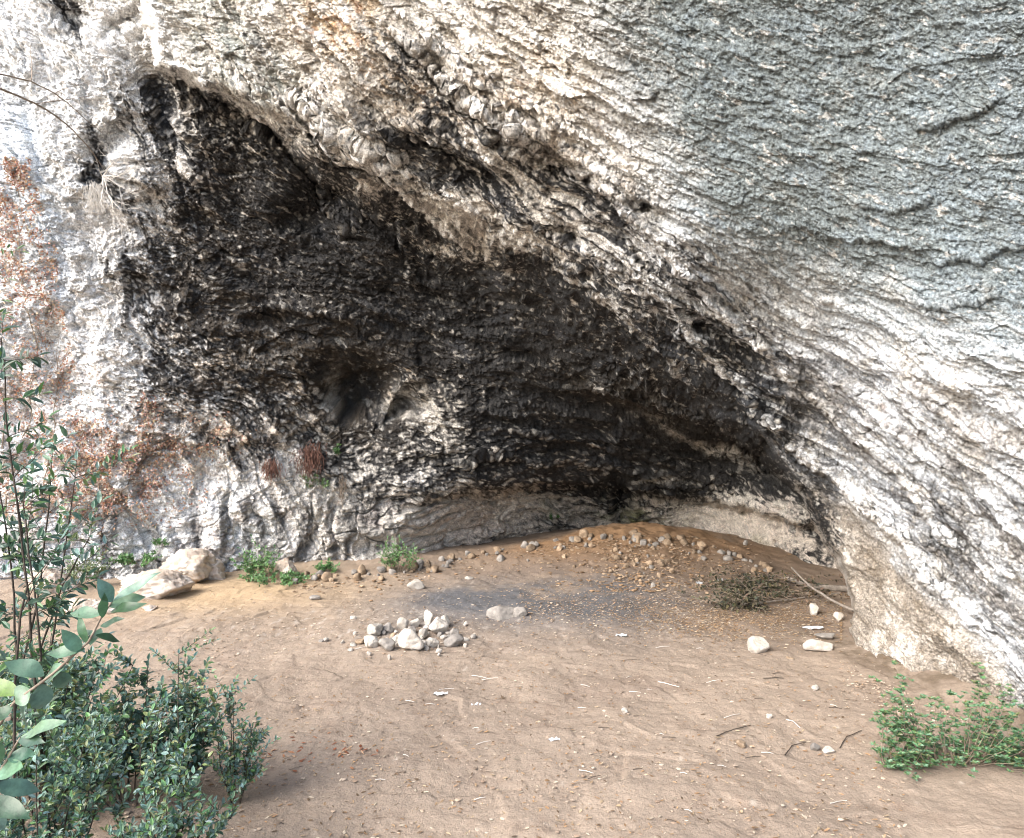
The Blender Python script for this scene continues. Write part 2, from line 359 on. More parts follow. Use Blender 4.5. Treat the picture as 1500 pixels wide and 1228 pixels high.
U = D/FPX                                        # metres per unit at that depth
zr = sst(0, 60, sd)*sst(760, 1000, X+Y*.2)       # right wall
topr = sst(900, 1150, X-0.35*Y+140)*sst(520, 250, Y-.25*(X-1000))*sst(-.2, .5, tf-.3)   # grey upper right
topr = np.clip(topr, 0, 1)
tan = np.clip(sst(1110, 1160, X)*sst(-34, 30, Y-np.interp(X, [1100, 1150, 1250, 1320, 1400, 1460, 1500, 1600, 2500], [680, 692, 748, 832, 905, 985, 1035, 1130, 2000])+fbm(X, Y, (80, 30), 91)*18)*sst(.3, .8, tf), 0, 1).astype(F)      # tan foot of the right wall
strk = sst(640, 760, X+.2*Y)*sst(0, 80, sd)*(1-topr)*(1-tan)
h = fbm(X, Y, (320, 160, 80), 101, .5)*24*(1-.5*zr)
h += (.3-np.abs(pn(XW/66, YW/54, 105)))*12*(1-.5*topr)
h += facet(XW/44+pn(XN/20, YN/20, 9)*.25, YW/36, 112)*9*(1-.5*topr)
h += facet(XW/19, YW/15, 113)*5.0*(1-.45*topr)
h += facet(XW/9, YW/7.5, 114)*3.0
h += pn(XN/11, YN/9, 107)*3.2+pn(XN/6, YN/5.4, 108)*2.8+pn(XN/3.7, YN/3.4, 109)*2.4+pn(X/2.7, Y/2.7, 110)*1.5
hdir = dirnoise((44, 20, 9), 3.4, 301, 'facet', 'lam')*.30*(1-.6*topr)+dirnoise((26, 13, 6.5, 3.4), 5.0, 201, 'ridge', 'lam')*.15*(1-.6*topr)*(1+.9*strk)
# long ridges and grooves sweeping down with the vault
big = dirnoise((64, 30), 5.5, 261, 'ridge', 'lam', 0)
sweep = sst(200, 420, X)*sst(-30, 60, sd)*(1-topr)*(1-tan)
hdir += big*.42*sweep
hdir += dirnoise((60,), 3.5, 281, 'ridge', 'lam')*.30*(1-sweep)*(1-topr)
# scattered holes
hol = pn(XW/34, YW/26, 291); h -= sst(.45, .75, hol)*14*(1-.5*topr)
# ledges: saw-tooth beds, undercut below
led = dirnoise((34,), 4.0, 401)+.6*dirnoise((14,), 3.4, 431)+.25*pn(XN/7, YN/6, 435)
saw = np.mod(led*2.0+pn(XW/200, YW/60, 441)*1.2, 1.0); saw = saw**1.5*sst(1.0, .86, saw)
hdir += saw*6.5*(1-.62*topr)*(1-.45*zr)*(1-low*.5)*sst(-.5, .3, pn(XN/90, YN/70, 443))
# grainy crust with pits on the grey wall
h += topr*(pn(XN/5.5, YN/5, 120)*2.6+pn(XN/9, YN/8, 121)*2.4-sst(.25, .6, pn(XN/26, YN/15, 122))*6+sst(.1, .5, facet(XW/60, YW/30, 123))*7)
h += hdir
# blocky joints in the pale lower wall
jn = np.abs(pn(XW/46, YW/30, 501)); h -= (lowb+low*.7)*np.exp(-(jn/.035)**2)*16
h += (lowb)*pn(XW/70, YW/26, 511)*16
# sparse long ledge shadows on the grey wall
gl = dirnoise((70,), 4.5, 601); h += topr*(sst(.0, .06, gl)-sst(.06, .5, gl))*9
cosv = np.clip((Nb0*Vd).sum(-1), 0, 1)
hl = fbm(X, Y, (320, 160, 80), 101, .5)*24*(1-.5*zr)
gy_, gx_ = np.gradient(np.log(D), ay, ax); steep = np.hypot(gx_, gy_)*1000      # ~ tan of the tilt away from the viewer
iso = 1/(1+(steep/2.0)**2)
hf = (h-hl-hdir)*(.12+.42*iso)*(1-.25*zr)+hdir*(.22+.34*iso)
disp = ((hl*(.35+.65*iso)+hf)*U).astype(F); del gx_, gy_
disp *= (1-.75*np.exp(-((sd/wd)**2))*sst(30, 8, wd))
P = P0+Nb*disp[..., None]

# ---- rock colour
soot = grid_sample(SOOT, X+wx*26, Y+wy*20)
nz1 = dirnoise((24, 12, 6, 3.4), 2.0, 701, None, .85)
nz2 = dirnoise((60, 30, 15), 4.5, 731, None, .7)
fine = fbm(XN, YN, (13, 7, 4.2), 741, .95)+.35*facet(XN/7, YN/5, 743)
stk = dirnoise((13, 6, 3), 9, 761, None, .8)
fl3 = dirnoise((7, 3.8), 2.6, 771, None, .9)
soot = soot-.10*sst(1200, 1300, X)*sst(500, 600, Y)
vst = pn((X-.32*Y)/17+wx*.8, Y/150, 781)+.6*pn((X-.32*Y)/8+wx, Y/80, 783)
vm_ = sst(470, 330, X+.1*Y)*sst(520, 380, Y)
lowl = sst(-8, 20, Y-np.interp(X, [0, 330, 480, 560, 700, 820], [650, 690, 700, 745, 712, 700]))*sst(860, 700, X)
soot = soot-.10*sst(820, 1000, X)*sst(560, 430, Y)
soot = soot-.16*shm*sst(0, 14, Y-shelf)*sst(780, 900, X)
soot = soot-.17*lowl-.06*vm_
q = soot-.52-vst*.26*vm_+nz1*.20+nz2*.12*(1+.6*strk)+fine*.26+fl3*.20-strk*stk*.24-strk*dirnoise((8, 4.5), 20, 795, None, .9)*.20+lip_shade*.34-rimm*.42
rw = zr*sst(1080, 1250, X)
sm = sst(-.17-.20*rw, .20+.16*rw, q+.07*rw-nz1*.10*rw-fine*.04*rw)*(1-.2*rw)
sm = np.maximum(sm, blobs([(660, 225, 52, 17, 42, .9), (720, 255, 36, 15, 38, .85), (652, 130, 26, 9, 40, .8), (590, 60, 40, 9, 45, .6), (155, 225, 20, 32, 20, 1.0), (112, 28, 26, 22, 30, .75), (235, 165, 16, 50, -22, .8), (215, 235, 14, 60, -15, .6),
                          (740, 190, 7, 18, 20, .7), (785, 225, 30, 22, 30, .6)], XO, YO)*sst(-.7, .3, fine+nz1))
base = np.zeros(X.shape+(3,), F); base[:] = (.67, .635, .58)
def put(c, m): 
    global base
    base = base*(1-m[..., None])+np.array(c, F)*m[..., None]
v1 = fbm(XN, YN, (90, 45, 22, 11, 5), 801, .75)
v2 = fbm(XN, YN, (60, 28, 13, 6), 811, .8)
v3 = fbm(XN, YN, (34, 16, 8, 4), 821, .85)
put((.80, .78, .75), sst(.0, .9, v1)*.8)
put((.52, .47, .41), sst(.2, .9, v2)*.55)
# cool white of the middle and right wall
cool = np.clip(sst(820, 1100, X+.1*Y)*tf*(1-tan), 0, 1)
put((.74, .79, .85), cool*.85*sst(-.9, .5, v1+.3))
put((.40, .37, .34), strk*sst(.15, .7, nz2+v3*.5)*.7)
# grey lichen crust of the upper right
gm = np.clip(topr*1.15+v1*.28*topr+nz1*.12*(topr > .02), 0, 1)*sst(-.1, .3, topr+v2*.12)
put((.15, .183, .188), gm*.9)
put((.25, .298, .328), gm*sst(.0, .8, v2+sst(1200, 1500, X)*.5)*.8)
put((.60, .60, .58), gm*sst(.75, 1.0, nz1)*.8)
gl2 = blobs([(330, 60, 70, 70, 40, 1), (410, 110, 50, 40, 40, 1), (300, 20, 60, 30, 0, .8)], XO, YO)
put((.33, .37, .35), gl2*sst(-.6, .5, v3)*.8)
# ochre
och = blobs([(500, 40, 70, 60, 40, 1), (560, 110, 80, 24, 42, .75), (640, 150, 90, 26, 40, .6), (780, 120, 120, 60, 20, .55), (520, 20, 30, 40, 60, 1), (890, 230, 90, 60, 20, .35), (320, 500, 170, 90, 10, .7), (270, 330, 90, 120, 30, .5),
             (430, 560, 120, 80, 10, .75), (250, 640, 90, 40, 0, .45), (130, 420, 60, 100, 30, .4), (220, 330, 30, 100, -10, .5), (560, 560, 90, 50, 0, .6), (330, 640, 80, 50, 0, .7), (890, 590, 120, 14, 12, .5)], XO, YO)
put((.85, .86, .86), sst(300, 90, X-Y*.25)*.85*sst(-1, .2, v1+.4))  # left cliff whitened: overexposed daylight painted into the rock colour
put((.50, .34, .17), np.clip(och*sst(-.5, .7, v2+v3*.4), 0, 1)*.75)
rust = blobs([(510, 50, 60, 70, 30, 1), (620, 130, 60, 14, 40, .9), (640, 145, 50, 10, 42, .7), (660, 280, 60, 12, 40, .6), (780, 130, 70, 30, 10, .4), (290, 640, 110, 45, 0, .6), (60, 600, 80, 150, 70, .45), (150, 680, 90, 50, 20, .5), (1300, 600, 60, 30, 20, .3), (480, 740, 60, 40, 0, .3)], XO, YO)
put((.42, .20, .09), np.clip(rust*sst(.05, .75, v3+v1*.3), 0, 1)*.75)
put((.15, .10, .06), np.clip(och*sst(.4, .9, nz1), 0, 1)*.5)
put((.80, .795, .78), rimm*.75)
pit = sst(.35, .95, fine*.55+nz1*.45+v3*.2)
lw_ = sst(40, 230, X-Y*.12)  # keeps dark speckle off the side painted as overexposed
lin = dirnoise((9, 5, 3), 22, 791, None, .9); lz = np.clip(strk+.5*sweep, 0, 1)*(1-.5*topr)
put((.84, .84, .83), lz*sst(.25, .85, lin)*.85)
put((.15, .14, .13), lz*sst(-.55, -1.1, lin)*.6)
put((.27, .235, .195), pit*(.5+.3*strk)*(1-.6*gm)*lw_)
put((.13, .125, .12), sst(.75, 1.3, fine*.7+nz1*.5-.2*v1)*.7*lw_)
put((.62, .70, .80), blobs([(40, 250, 36, 150, -14, .8), (85, 400, 20, 80, -14, .7), (240, 40, 16, 60, -14, .4)], XO, YO)*.8)  # bluish skylight painted onto the left rock as soft streaks
# tan foot of right wall
put((.27, .235, .195), tan*.92*sst(-1.0, .2, v1))
put((.22, .18, .135), tan*sst(.1, .8, nz1+v3*.3)*.6)
put((.42, .375, .32), tan*sst(.35, .9, nz2)*.6)
# pale wall low at the back, greenish and pinkish
put((.62, .555, .485), (shm*sst(0, 10, Y-shelf))*.85)
put((.60, .50, .43), np.clip(lowb+low, 0, 1)*sst(.0, .8, v1)*.6)
put((.50, .37, .28), np.clip(lowb+low, 0, 1)*sst(.35, .9, v2)*.5)
put((.17, .19, .07), blobs([(880, 745, 26, 30, 0, .9), (935, 750, 26, 30, 0, .9), (815, 755, 16, 16, 0, .9), (980, 765, 40, 22, 0, .6), (1090, 800, 40, 16, 0, .4), (905, 740, 50, 30, 0, .6)], XO, YO)*sst(-.5, .6, v2))
low2 = blobs([(590, 715, 60, 30, 0, 0)], X, Y)
# streaks of pale seepage on the black
seep = blobs([(492, 580, 11, 40, 18, .6), (630, 605, 44, 6, 68, .9), (652, 590, 30, 4, 62, .7), (588, 588, 24, 6, 50, .5), (570, 605, 36, 8, 20, .5), (400, 520, 40, 10, -20, .3)], XO, YO)*sst(-.7, .5, fine)
pale2 = blobs([(1175, 700, 60, 5, 45, 1), (1040, 655, 80, 7, 25, .8), (1150, 735, 20, 5, 20, .8), (965, 695, 30, 5, 8, .8)], XO, YO)*sst(-.7, .4, fine)
green_s = blobs([(640, 470, 200, 60, 10, .0)], X, Y)
vertical = low*sst(.05, .4, pn(X/16+wx, Y/140, 901))*sst(340, 200, np.abs(X-330))
sm = np.clip(np.maximum(sm, vertical*.7), 0, 1)*(1-np.maximum(seep, pale2)*.95)
sootcol = np.zeros_like(base); sootcol[:] = (.012, .0135, .017)
t = sst(-.2, .9, v2)[..., None]; sootcol = sootcol*(1-t)+np.array((.042, .043, .046), F)*t
blue = (sst(.2, .9, v1)*(1-och))[..., None]*.6; sootcol = sootcol*(1-blue)+np.array((.038, .043, .055), F)*blue
brn = np.clip(blobs([(400, 550, 200, 120, 10, 1.2), (280, 430, 130, 170, 0, .8), (900, 580, 130, 25, 10, .6)], XO, YO)*1.0, 0, 1)[..., None]*sst(-.6, .6, v3)[..., None]
sootcol = sootcol*(1-brn*.6)+np.array((.075, .056, .036), F)*brn*.6
base = base*(1-sm[..., None]*.96)+sootcol*sm[..., None]*.96
# white salt crusts: flecks on the beds
base = base*(1-.75*seep[..., None])+np.array((.58, .55, .49), F)*.75*seep[..., None]
fleck = sst(.34, .80, fl3*.55+fine*.45+nz1*.3+v2*.15+rimm*.5)*sm*(.88-.45*sst(.80, 1.0, soot))
base = base*(1-fleck[..., None])+np.array((.50, .48, .44), F)*fleck[..., None]
spk = fbm(XN, YN, (5, 3.2), 751, 1.0)
base *= np.clip(1+.20*fine+.22*spk, .3, 1.6)[..., None]
base = np.clip(base, .008, .86)

nr, nc = X.shape
idx = np.arange(nr*nc, dtype=np.int32).reshape(nr, nc)
Q = np.stack([idx[:-1, :-1], idx[1:, :-1], idx[1:, 1:], idx[:-1, 1:]], -1).reshape(-1, 4)
Pf = P.reshape(-1, 3); keep = (Pf[Q[:, 0], 2] > -.6)
Q = Q[keep]
used = np.zeros(nr*nc, bool); used[Q.ravel()] = True
remap = np.cumsum(used)-1
cave = mesh_obj('cave_wall', Pf[used], remap[Q].astype(np.int32), M_ROCK, None, True, base.reshape(-1, 3)[used])
tag(cave, 'rough overhanging limestone cave wall stained black with soot', 'rock face', None, 'structure')
def wall(px, py, off=0.0):
    j = min(max(int(np.searchsorted(ay, py)), 0), nr-1); i = min(max(int(np.searchsorted(ax, px)), 0), nc-1)
    return Vector(P[j, i].tolist())+Vector(Nb[j, i].tolist())*off
def walln(px, py):
    j = min(max(int(np.searchsorted(ay, py)), 0), nr-1); i = min(max(int(np.searchsorted(ax, px)), 0), nc-1)
    return Vector(Nb[j, i].tolist())

# ------------------------------------------------------------------ ground
def gz(x, y):
    x = np.asarray(x, float); y = np.asarray(y, float)
    z = .44*np.exp(-(((x-2.7)/1.9)**2+((y-13.7)/1.5)**2))+.12*np.exp(-(((x-1.2)/1.5)**2+((y-12.9)/1.0)**2))
    z = z+.16*sst(10.2, 12, y+.12*x)*sst(0, -5, x)
    z = z+.25*sst(1.6, 4.2, x-(7.2-y)*.0-(.35*(y-4)))*0
    z = z+.35*sst(3.2, 5.2, x+.38*(y-7))*sst(8.5, 6.5, y)
    z = z+.9*sst(4.2, 1.0, y)+.25*sst(-1.5, -5, x)*sst(6.5, 4.2, y)
    z = z+.05*pn(x/1.7, y/1.7, 3)+.025*pn(x/.6, y/.6, 4)+.010*pn(x/.22, y/.22, 5)
    return z
def gpt(px, py, lift=0.0):
    """point of the ground seen at that place of the picture"""
    s = (px-750)/FPX; t = (py-614)/FPX; y = H/t
    for _ in range(12): y = .5*y+.5*(H-float(gz(s*y, y)))/t
    return Vector((s*y, y, float(gz(s*y, y))+lift))
gx = axis(-60, -9.5, 6.0, 60, .02, 1.12)
ys = [3.2]
while ys[-1] < 17.5: ys.append(ys[-1]*1.0026)
lo = []; a = 3.2; s = .012
while a > -60: s *= 1.15; a -= s; lo.append(a)
hi = []; a = ys[-1]; s = .05
while a < 80: s *= 1.2; a += s; hi.append(a)
gy = np.array(lo[::-1]+ys+hi)
GX, GY = np.meshgrid(gx, gy)
GZ = gz(GX, GY)
pxg = GX/np.maximum(GY, .5)
GZ = GZ+.05*np.exp(-(((GX-2.7)/2.2)**2+((GY-13.3)/1.4)**2))*(pn(GX/.35, GY/.3, 15)+.6*pn(GX/.16, GY/.14, 16))+.012*facet(GX/.5, GY/.4, 17)+.006*pn(GX/.09, GY/.09, 6)+.0035*pn(GX/.045, GY/.05, 8)
def gb(x, y, rx, ry): return np.exp(-(((GX-x)/rx)**2+((GY-y)/ry)**2))
g1 = fbm(GX, GY, (1.6, .8, .4, .2, .1), 21, .7); g2 = fbm(GX, GY, (.5, .25, .12, .06), 25, .85); g3 = fbm(GX, GY*.5, (.14, .07, .04), 29, .85)
gc = np.zeros(GX.shape+(3,)); gc[:] = (.285, .228, .178)
def gput(c, m):
    global gc
    m = np.clip(m, 0, 1)[..., None]; gc = gc*(1-m)+np.array(c)*m
gput((.375, .30, .232), sst(-.2, .9, g1)*.6)
gput((.22, .165, .125), sst(.1, 1, g2)*.7)
gput((.24, .185, .145), sst(.15, .9, fbm(GX, GY, (2.6, 1.2, .5, .2), 61, .7))*.55)
gput((.42, .31, .195), gb(-4.3, 10.3, 1.9, 1.3)*1.1*sst(-1.2, .1, g1))
gput((.10, .095, .09), gb(-1.1, 8.75, .6, .35)*.5)
gput((.25, .155, .085), (gb(2.5, 12.9, 2.5, 1.4)*1.6+gb(1.3, 12.8, 1.1, .5)*.8)*sst(-1, .3, g1+.3))
gput((.23, .17, .125), gb(0.2, 11.6, 1.9, .8)*.9*sst(-1, .5, g1))
gput((.115, .115, .12), (gb(.9, 9.9, 1.9, 1.5)*1.3+gb(-.7, 9.7, 1.2, .7)*.7+gb(2.0, 9.5, 1.0, .5)*.5)*sst(-.9, .4, g1+.2))
gput((.20, .155, .12), gb(3.6, 9.3, 1.3, 1.3)*.9)
gput((.17, .13, .10), gb(3.6, 11.5, 1.6, 1.3)*.8)
gput((.50, .46, .41), (gb(-1.8, 8.6, 2.2, .8)+gb(-.8, 10.8, .9, .5)*.5)*sst(.1, .8, g3)*.6)
gput((.50, .44, .37), sst(.75, 1.2, g3)*.7)
gput((.16, .11, .08), sst(.8, 1.2, fbm(GX, GY*.5, (.11, .05), 35, .85))*.6)
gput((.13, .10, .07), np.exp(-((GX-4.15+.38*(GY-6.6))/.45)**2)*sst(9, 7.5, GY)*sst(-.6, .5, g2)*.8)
gput((.12, .09, .06), sst(3.9, 3.0, GY)*.6)
nr2, nc2 = GX.shape
ix = np.arange(nr2*nc2, dtype=np.int32).reshape(nr2, nc2)
GQ = np.stack([ix[:-1, :-1], ix[:-1, 1:], ix[1:, 1:], ix[1:, :-1]], -1).reshape(-1, 4)
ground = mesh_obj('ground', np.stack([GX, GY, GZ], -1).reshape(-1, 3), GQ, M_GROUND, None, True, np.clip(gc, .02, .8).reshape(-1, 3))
tag(ground, 'trodden brown earth floor of the cave', 'ground', None, 'structure')
del GX, GY, gc, g1, g2, g3

# ------------------------------------------------------------------ stones
import bmesh
def ico(n):
    bm = bmesh.new(); bmesh.ops.create_icosphere(bm, subdivisions=n, radius=1)
    V = np.array([v.co[:] for v in bm.verts]); Fa = np.array([[v.index for v in f.verts] for f in bm.faces]); bm.free()
    return V, Fa
ICO = {n: ico(n) for n in (1, 2, 3, 4, 5)}
def rock_verts(seed, size, sub=4, planes=13, rough=.05, flat=.0):
    r = np.random.default_rng(seed); V, Fa = ICO[sub]
    nn = r.normal(size=(planes, 3)); nn /= np.linalg.norm(nn, axis=1, keepdims=True)
    off = r.uniform(.56, .92, planes)
    dots = V@nn.T; rad = np.where(dots > .05, off/np.maximum(dots, .05), 9)
    # soft minimum keeps edges slightly worn
    k = 34.0; rr = -np.log(np.exp(-k*np.minimum(rad, 1.15)).sum(1)+np.exp(-k*1.05))/k
    rr = np.maximum(rr, .35)
    o = seed*1.37
    n3 = (pn(V[:, 0]*2.2+o, V[:, 1]*2.2+V[:, 2]*1.3, 71)+pn(V[:, 2]*2.6+o, V[:, 0]*2.1-V[:, 1], 72))*.5
    n4 = (pn(V[:, 0]*7+o, V[:, 1]*7+V[:, 2]*4, 73)+pn(V[:, 2]*8+o, V[:, 0]*7-V[:, 1]*5, 74))*.5
    n5 = pn(V[:, 0]*19+o, V[:, 1]*19+V[:, 2]*11, 75)
    rr = rr+rough*(1.5*n3+1.0*n4+.45*n5)
    W = V*rr[:, None]*np.array(size)[None]/2
    return W, Fa
def stone(name, loc, size, seed, mat, label, cat='stone', group=None, rz=None, sub=4, sink=.15, rough=.05, planes=13, tilt=0):
    W, Fa = rock_verts(seed, size, sub, planes, rough)
    if tilt:
        c, s = math.cos(tilt), math.sin(tilt); W = W@np.array([[c, 0, s], [0, 1, 0], [-s, 0, c]])
    zmin = W[:, 2].min(); W = W.copy(); W[:, 2] -= zmin+size[2]*sink
    o = mesh_obj(name, W, Fa, mat, None, sub > 2, None, loc)
    o.rotation_euler.z = rz if rz is not None else random.uniform(0, 6.28)
    tag(o, label, cat, group); return o

def st(px, py, w, h, seed, mat, label, name='stone', cat='stone', group=None, dep=.8, lift=0, **k):
    """stone whose foot is at px,py, w x h picture units"""
    g = gpt(px, py, lift); m = g.y/FPX
    return stone(name, (g.x, g.y+w*m*dep*.4, g.z), (w*m, w*m*dep, h*m*1.15), seed, mat, label, cat, group, k.pop('rz', 0.0), **k)
# campfire pile
G = 'stones of the old fire pit'
FP = [  # px, foot py, w, h, material, label
 (600, 956, 40, 32, 'largest pale squared block at the front of the fire pit pile'),
 (541, 952, 24, 17, 'pale stone at the front left end of the fire pit pile'),
 (527, 944, 15, 8, 'small flat brown stone just outside the left end of the fire pit'),
 (566, 955, 26, 16, 'low grey stone left of the largest block in the fire pit'),
 (548, 934, 26, 20, 'sloping pale stone at the back left of the fire pit pile'),
 (567, 929, 20, 16, 'grey rounded stone behind the left stones of the fire pit'),
 (589, 924, 17, 18, 'upright pinkish stone at the back of the fire pit pile'),
 (608, 920, 15, 12, 'small rust capped stone on the back rim of the fire pit'),
 (603, 930, 15, 14, 'dark grey stone below the rust capped one in the fire pit'),
 (627, 918, 16, 26, 'tall narrow leaning slab at the back of the fire pit pile'),
 (640, 932, 30, 26, 'second largest white block at the right of the fire pit pile'),
 (651, 920, 16, 18, 'pale stone behind the white block on the right of the fire pit'),
 (664, 936, 18, 14, 'grey stone right of the white block in the fire pit'),
 (664, 950, 30, 15, 'broad low stone at the front right end of the fire pit'),
 (634, 950, 20, 16, 'pale stone at the front just right of the largest block'),
 (618, 936, 15, 14, 'small white stone wedged between the two big fire pit blocks'),
 (583, 944, 18, 14, 'white stone leaning on the left of the largest fire pit block'),
 (576, 938, 13, 10, 'small tan stone among the left half of the fire pit pile'),
 (680, 941, 14, 7, 'small flat stone at the far right tip of the fire pit'),
 (618, 910, 12, 8, 'small grey stone on the back edge of the fire pit pile'),
 (642, 958, 12, 8, 'small chip lying in front of the right half of the fire pit'),
 (516, 948, 10, 5, 'tiny pale chip furthest left of the fire pit'),
]
for i, (px, py, w, h, lb) in enumerate(FP):
    mt = M_STONE_GREY if 'grey' in lb or 'broad' in lb else (M_STONE_TAN if ('tan' in lb or 'brown' in lb) else M_STONE)
    st(px, py, w*1.02, h*.98, 300+i, mt, lb, 'fire_pit_stone', 'stone', G, dep=.85, rough=.06, planes=10, sink=.1, tilt=random.uniform(-.35, .35), sub=4 if w > 14 else 3)
for i in range(64):     # loose chips of the pile
    px = random.gauss(603, 46); py = random.gauss(938, 12)
    st(px, py, random.uniform(6, 15), random.uniform(4, 9), 360+i, random.choice((M_STONE, M_STONE, M_STONE_GREY)), 'small pale chip filling the gaps of the fire pit pile',
       'fire_pit_chip', 'stone', 'small chips in the fire pit pile', sub=2, rz=random.uniform(0, 6), sink=.1)
# single stones
st(608, 864, 26, 17, 401, M_STONE, 'lone pale stone behind the fire pit near the back wall', dep=.8)
st(738, 908, 50, 30, 402, M_STONE_GREY, 'half buried grey rock in the ash patch right of the fire pit', sink=.3, rough=.07)
st(760, 905, 26, 20, 412, M_STONE_GREY, 'smaller grey rock touching the half buried rock in the ash', sink=.3, rough=.07)
st(1114, 958, 36, 24, 403, M_STONE, 'rounded pinkish stone on the bare floor left of the flat slab', sink=.12)
st(1207, 956, 50, 20, 404, M_STONE, 'flat tan slab beside the foot of the right wall', name='flat_slab', dep=.55, sink=.12)
st(1212, 938, 36, 10, 405, M_STONE_GREY, 'thin grey slab behind the flat tan slab', name='flat_slab', dep=.5)
st(1196, 902, 20, 17, 406, M_STONE, 'upright pale stone below the leaning branch')
st(460, 880, 16, 7, 407, M_STONE_GREY, 'small grey stone on the ochre sand left of centre')
st(1196, 1102, 15, 15, 408, M_STONE_GREY, 'grey pointed stone at the bottom edge of the photo right of centre')
st(1088, 1096, 18, 10, 409, M_STONE_TAN, 'tan stone at the bottom edge near a smaller pebble')
st(1216, 1106, 20, 9, 410, M_STONE, 'pale flat stone beside the grey pointed stone')
st(1128, 1054, 9, 9, 411, M_STONE, 'small pale pebble beside a straw twig on the floor')
st(916, 1046, 11, 8, 413, M_STONE, 'small pale pebble on the bare floor right of centre')
st(686, 850, 14, 6, 414, M_STONE, 'small white stone in front of the back wall rubble')
st(1196, 1012, 13, 9, 415, M_STONE, 'small pale stone on the floor before the right wall')
st(1232, 912, 18, 16, 416, M_STONE, 'pale stone tucked against the foot of the right wall')
st(1158, 968, 13, 5, 417, M_STONE_TAN, 'small flat tan stone in front of the gap between slab and round stone')
# boulders by the left wall
def bld(px, py, w, h, seed, label, **k): st(px, py, w, h, seed, M_BOULDER, label, 'boulder', 'boulder', None, sub=5, rough=.10, planes=20, sink=.25, **k)
bld(205, 876, 140, 50, 501, 'largest pale boulder by the left wall, long and low', dep=.5)
bld(262, 858, 92, 50, 502, 'tall warm coloured boulder behind the largest one', dep=.7, lift=.1)
bld(303, 852, 50, 38, 503, 'grey tan boulder at the right end of the boulder group', dep=.7)
bld(160, 828, 34, 24, 504, 'small rounded boulder above the left end of the group', dep=.8, lift=.25)
bld(118, 905, 90, 30, 505, 'low pale boulder half hidden behind the shrub leaves', dep=.6)
bld(262, 868, 24, 12, 506, 'small stone at the foot of the tall boulder')
bld(415, 846, 34, 34, 507, 'rounded boulder at the wall foot between two green plants')
bld(215, 896, 26, 10, 508, 'flat chip in front of the largest boulder')
bld(60, 870, 70, 60, 509, 'pale boulder behind the tall shrub at the left edge')
# rubble along the foot of the back wall
for i in range(120):
    px = random.uniform(430, 1130)
    base_y = np.interp(px, [430, 560, 650, 700, 780, 870, 1000, 1130], [846, 838, 822, 810, 800, 784, 792, 832])
    py = base_y+abs(random.gauss(0, 9)); w = random.choice((7, 9, 11, 14, 18))*random.uniform(.8, 1.2)
    st(px, py, w, w*.7, 600+i % 40, random.choice((M_STONE_TAN, M_STONE_TAN, M_STONE_GREY, M_STONE_GREY)), 'small rough stone in the rubble along the back wall', 'rubble_stone', 'stone',
       'rubble stones along the back wall', sub=2 if w < 12 else 3, rz=random.uniform(0, 6), sink=.15)
for i in range(130):
    t_ = random.random(); px = random.gauss(960, 55); py = random.gauss(828, 20)
    if py < 788+abs(px-950)*.12: py = 795+random.random()*30
    w = random.choice((3, 4, 4, 5, 6, 8, 11))*random.uniform(.8, 1.2)
    st(px, py, w, w*.75, 650+i % 40, random.choice((M_STONE_TAN, M_STONE_TAN, M_STONE_TAN, M_STONE_TAN, M_STONE_GREY)), 'small tan stone scattered on the slope of the earth mound', 'mound_stone', 'stone',
       'loose stones on the earth mound', sub=2, rz=random.uniform(0, 6), sink=.15)

# gravel, litter: uncountable
def scatter(name, n, sampler, shape_fn, mat, label, cat):
    Vs, Fs, Cs, o = [], [], [], 0
    for i in range(n):
        px, py = sampler()
        if py < 632: continue
        g = gpt_fast(px, py)
        V, Fa, c = shape_fn(i); V = V+np.array(g); Vs.append(V); Fs.append(Fa+o); Cs.append(np.tile(c, (len(V), 1))); o += len(V)
    ob = mesh_obj(name, np.concatenate(Vs), np.concatenate(Fs), mat, None, False, np.concatenate(Cs))
    tag(ob, label, cat, None, 'stuff'); return ob
def gpt_fast(px, py):
    s = (px-750)/FPX; t = (py-614)/FPX; y = H/t
    # sample density handled by caller; three fixed-point steps
    for _ in range(5): y = .4*y+.6*(H-gz1(s*y, y))/t
    return (s*y, y, gz1(s*y, y))
# quick lookup of ground height
LX = np.arange(-14, 10, .05); LY = np.arange(1, 20, .05); LZ = gz(*np.meshgrid(LX, LY))
def gz1(x, y):
    i = min(max(int(round((x+14)/.05)), 0), len(LX)-1); j = min(max(int(round((y-1)/.05)), 0), len(LY)-1); return float(LZ[j, i])
PEB = [rock_verts(900+i, (1, 1, .7), 1, 7, .03) for i in range(12)]
def pebble(lo, hi, cols):
    def f(i):
        V, Fa = random.choice(PEB); s = lo*(hi/lo)**(random.random()**2.2); a = random.uniform(0, 6.28); c, q = math.cos(a), math.sin(a)
        V = V@np.array([[c, q, 0], [-q, c, 0], [0, 0, 1]])*np.array([s, s*random.uniform(.6, 1), s*random.uniform(.25, .6)])
        V = V+np.array([0, 0, s*.15]); k = np.array(random.choice(cols))*random.uniform(.75, 1.2)
        return V, Fa, k
    return f
PC = [(.40, .32, .25), (.36, .28, .21), (.48, .41, .33), (.30, .22, .16), (.22, .17, .13)]
def s_floor():
    y = 4.0*(15/4.0)**random.random(); t = H/y; 
    return random.uniform(150, 1330), 614+t*FPX
def s_band():
    px = random.uniform(300, 900); return px, random.gauss(920-(px-300)*.02, 26)
def s_mound():
    px = random.gauss(950, 85); return px, random.uniform(800, 880)
def s_foot():
    px = random.uniform(430, 1120); b = np.interp(px, [430, 560, 650, 700, 780, 870, 1000, 1130], [850, 842, 826, 814, 804, 788, 796, 836]); return px, b+abs(random.gauss(0, 14))
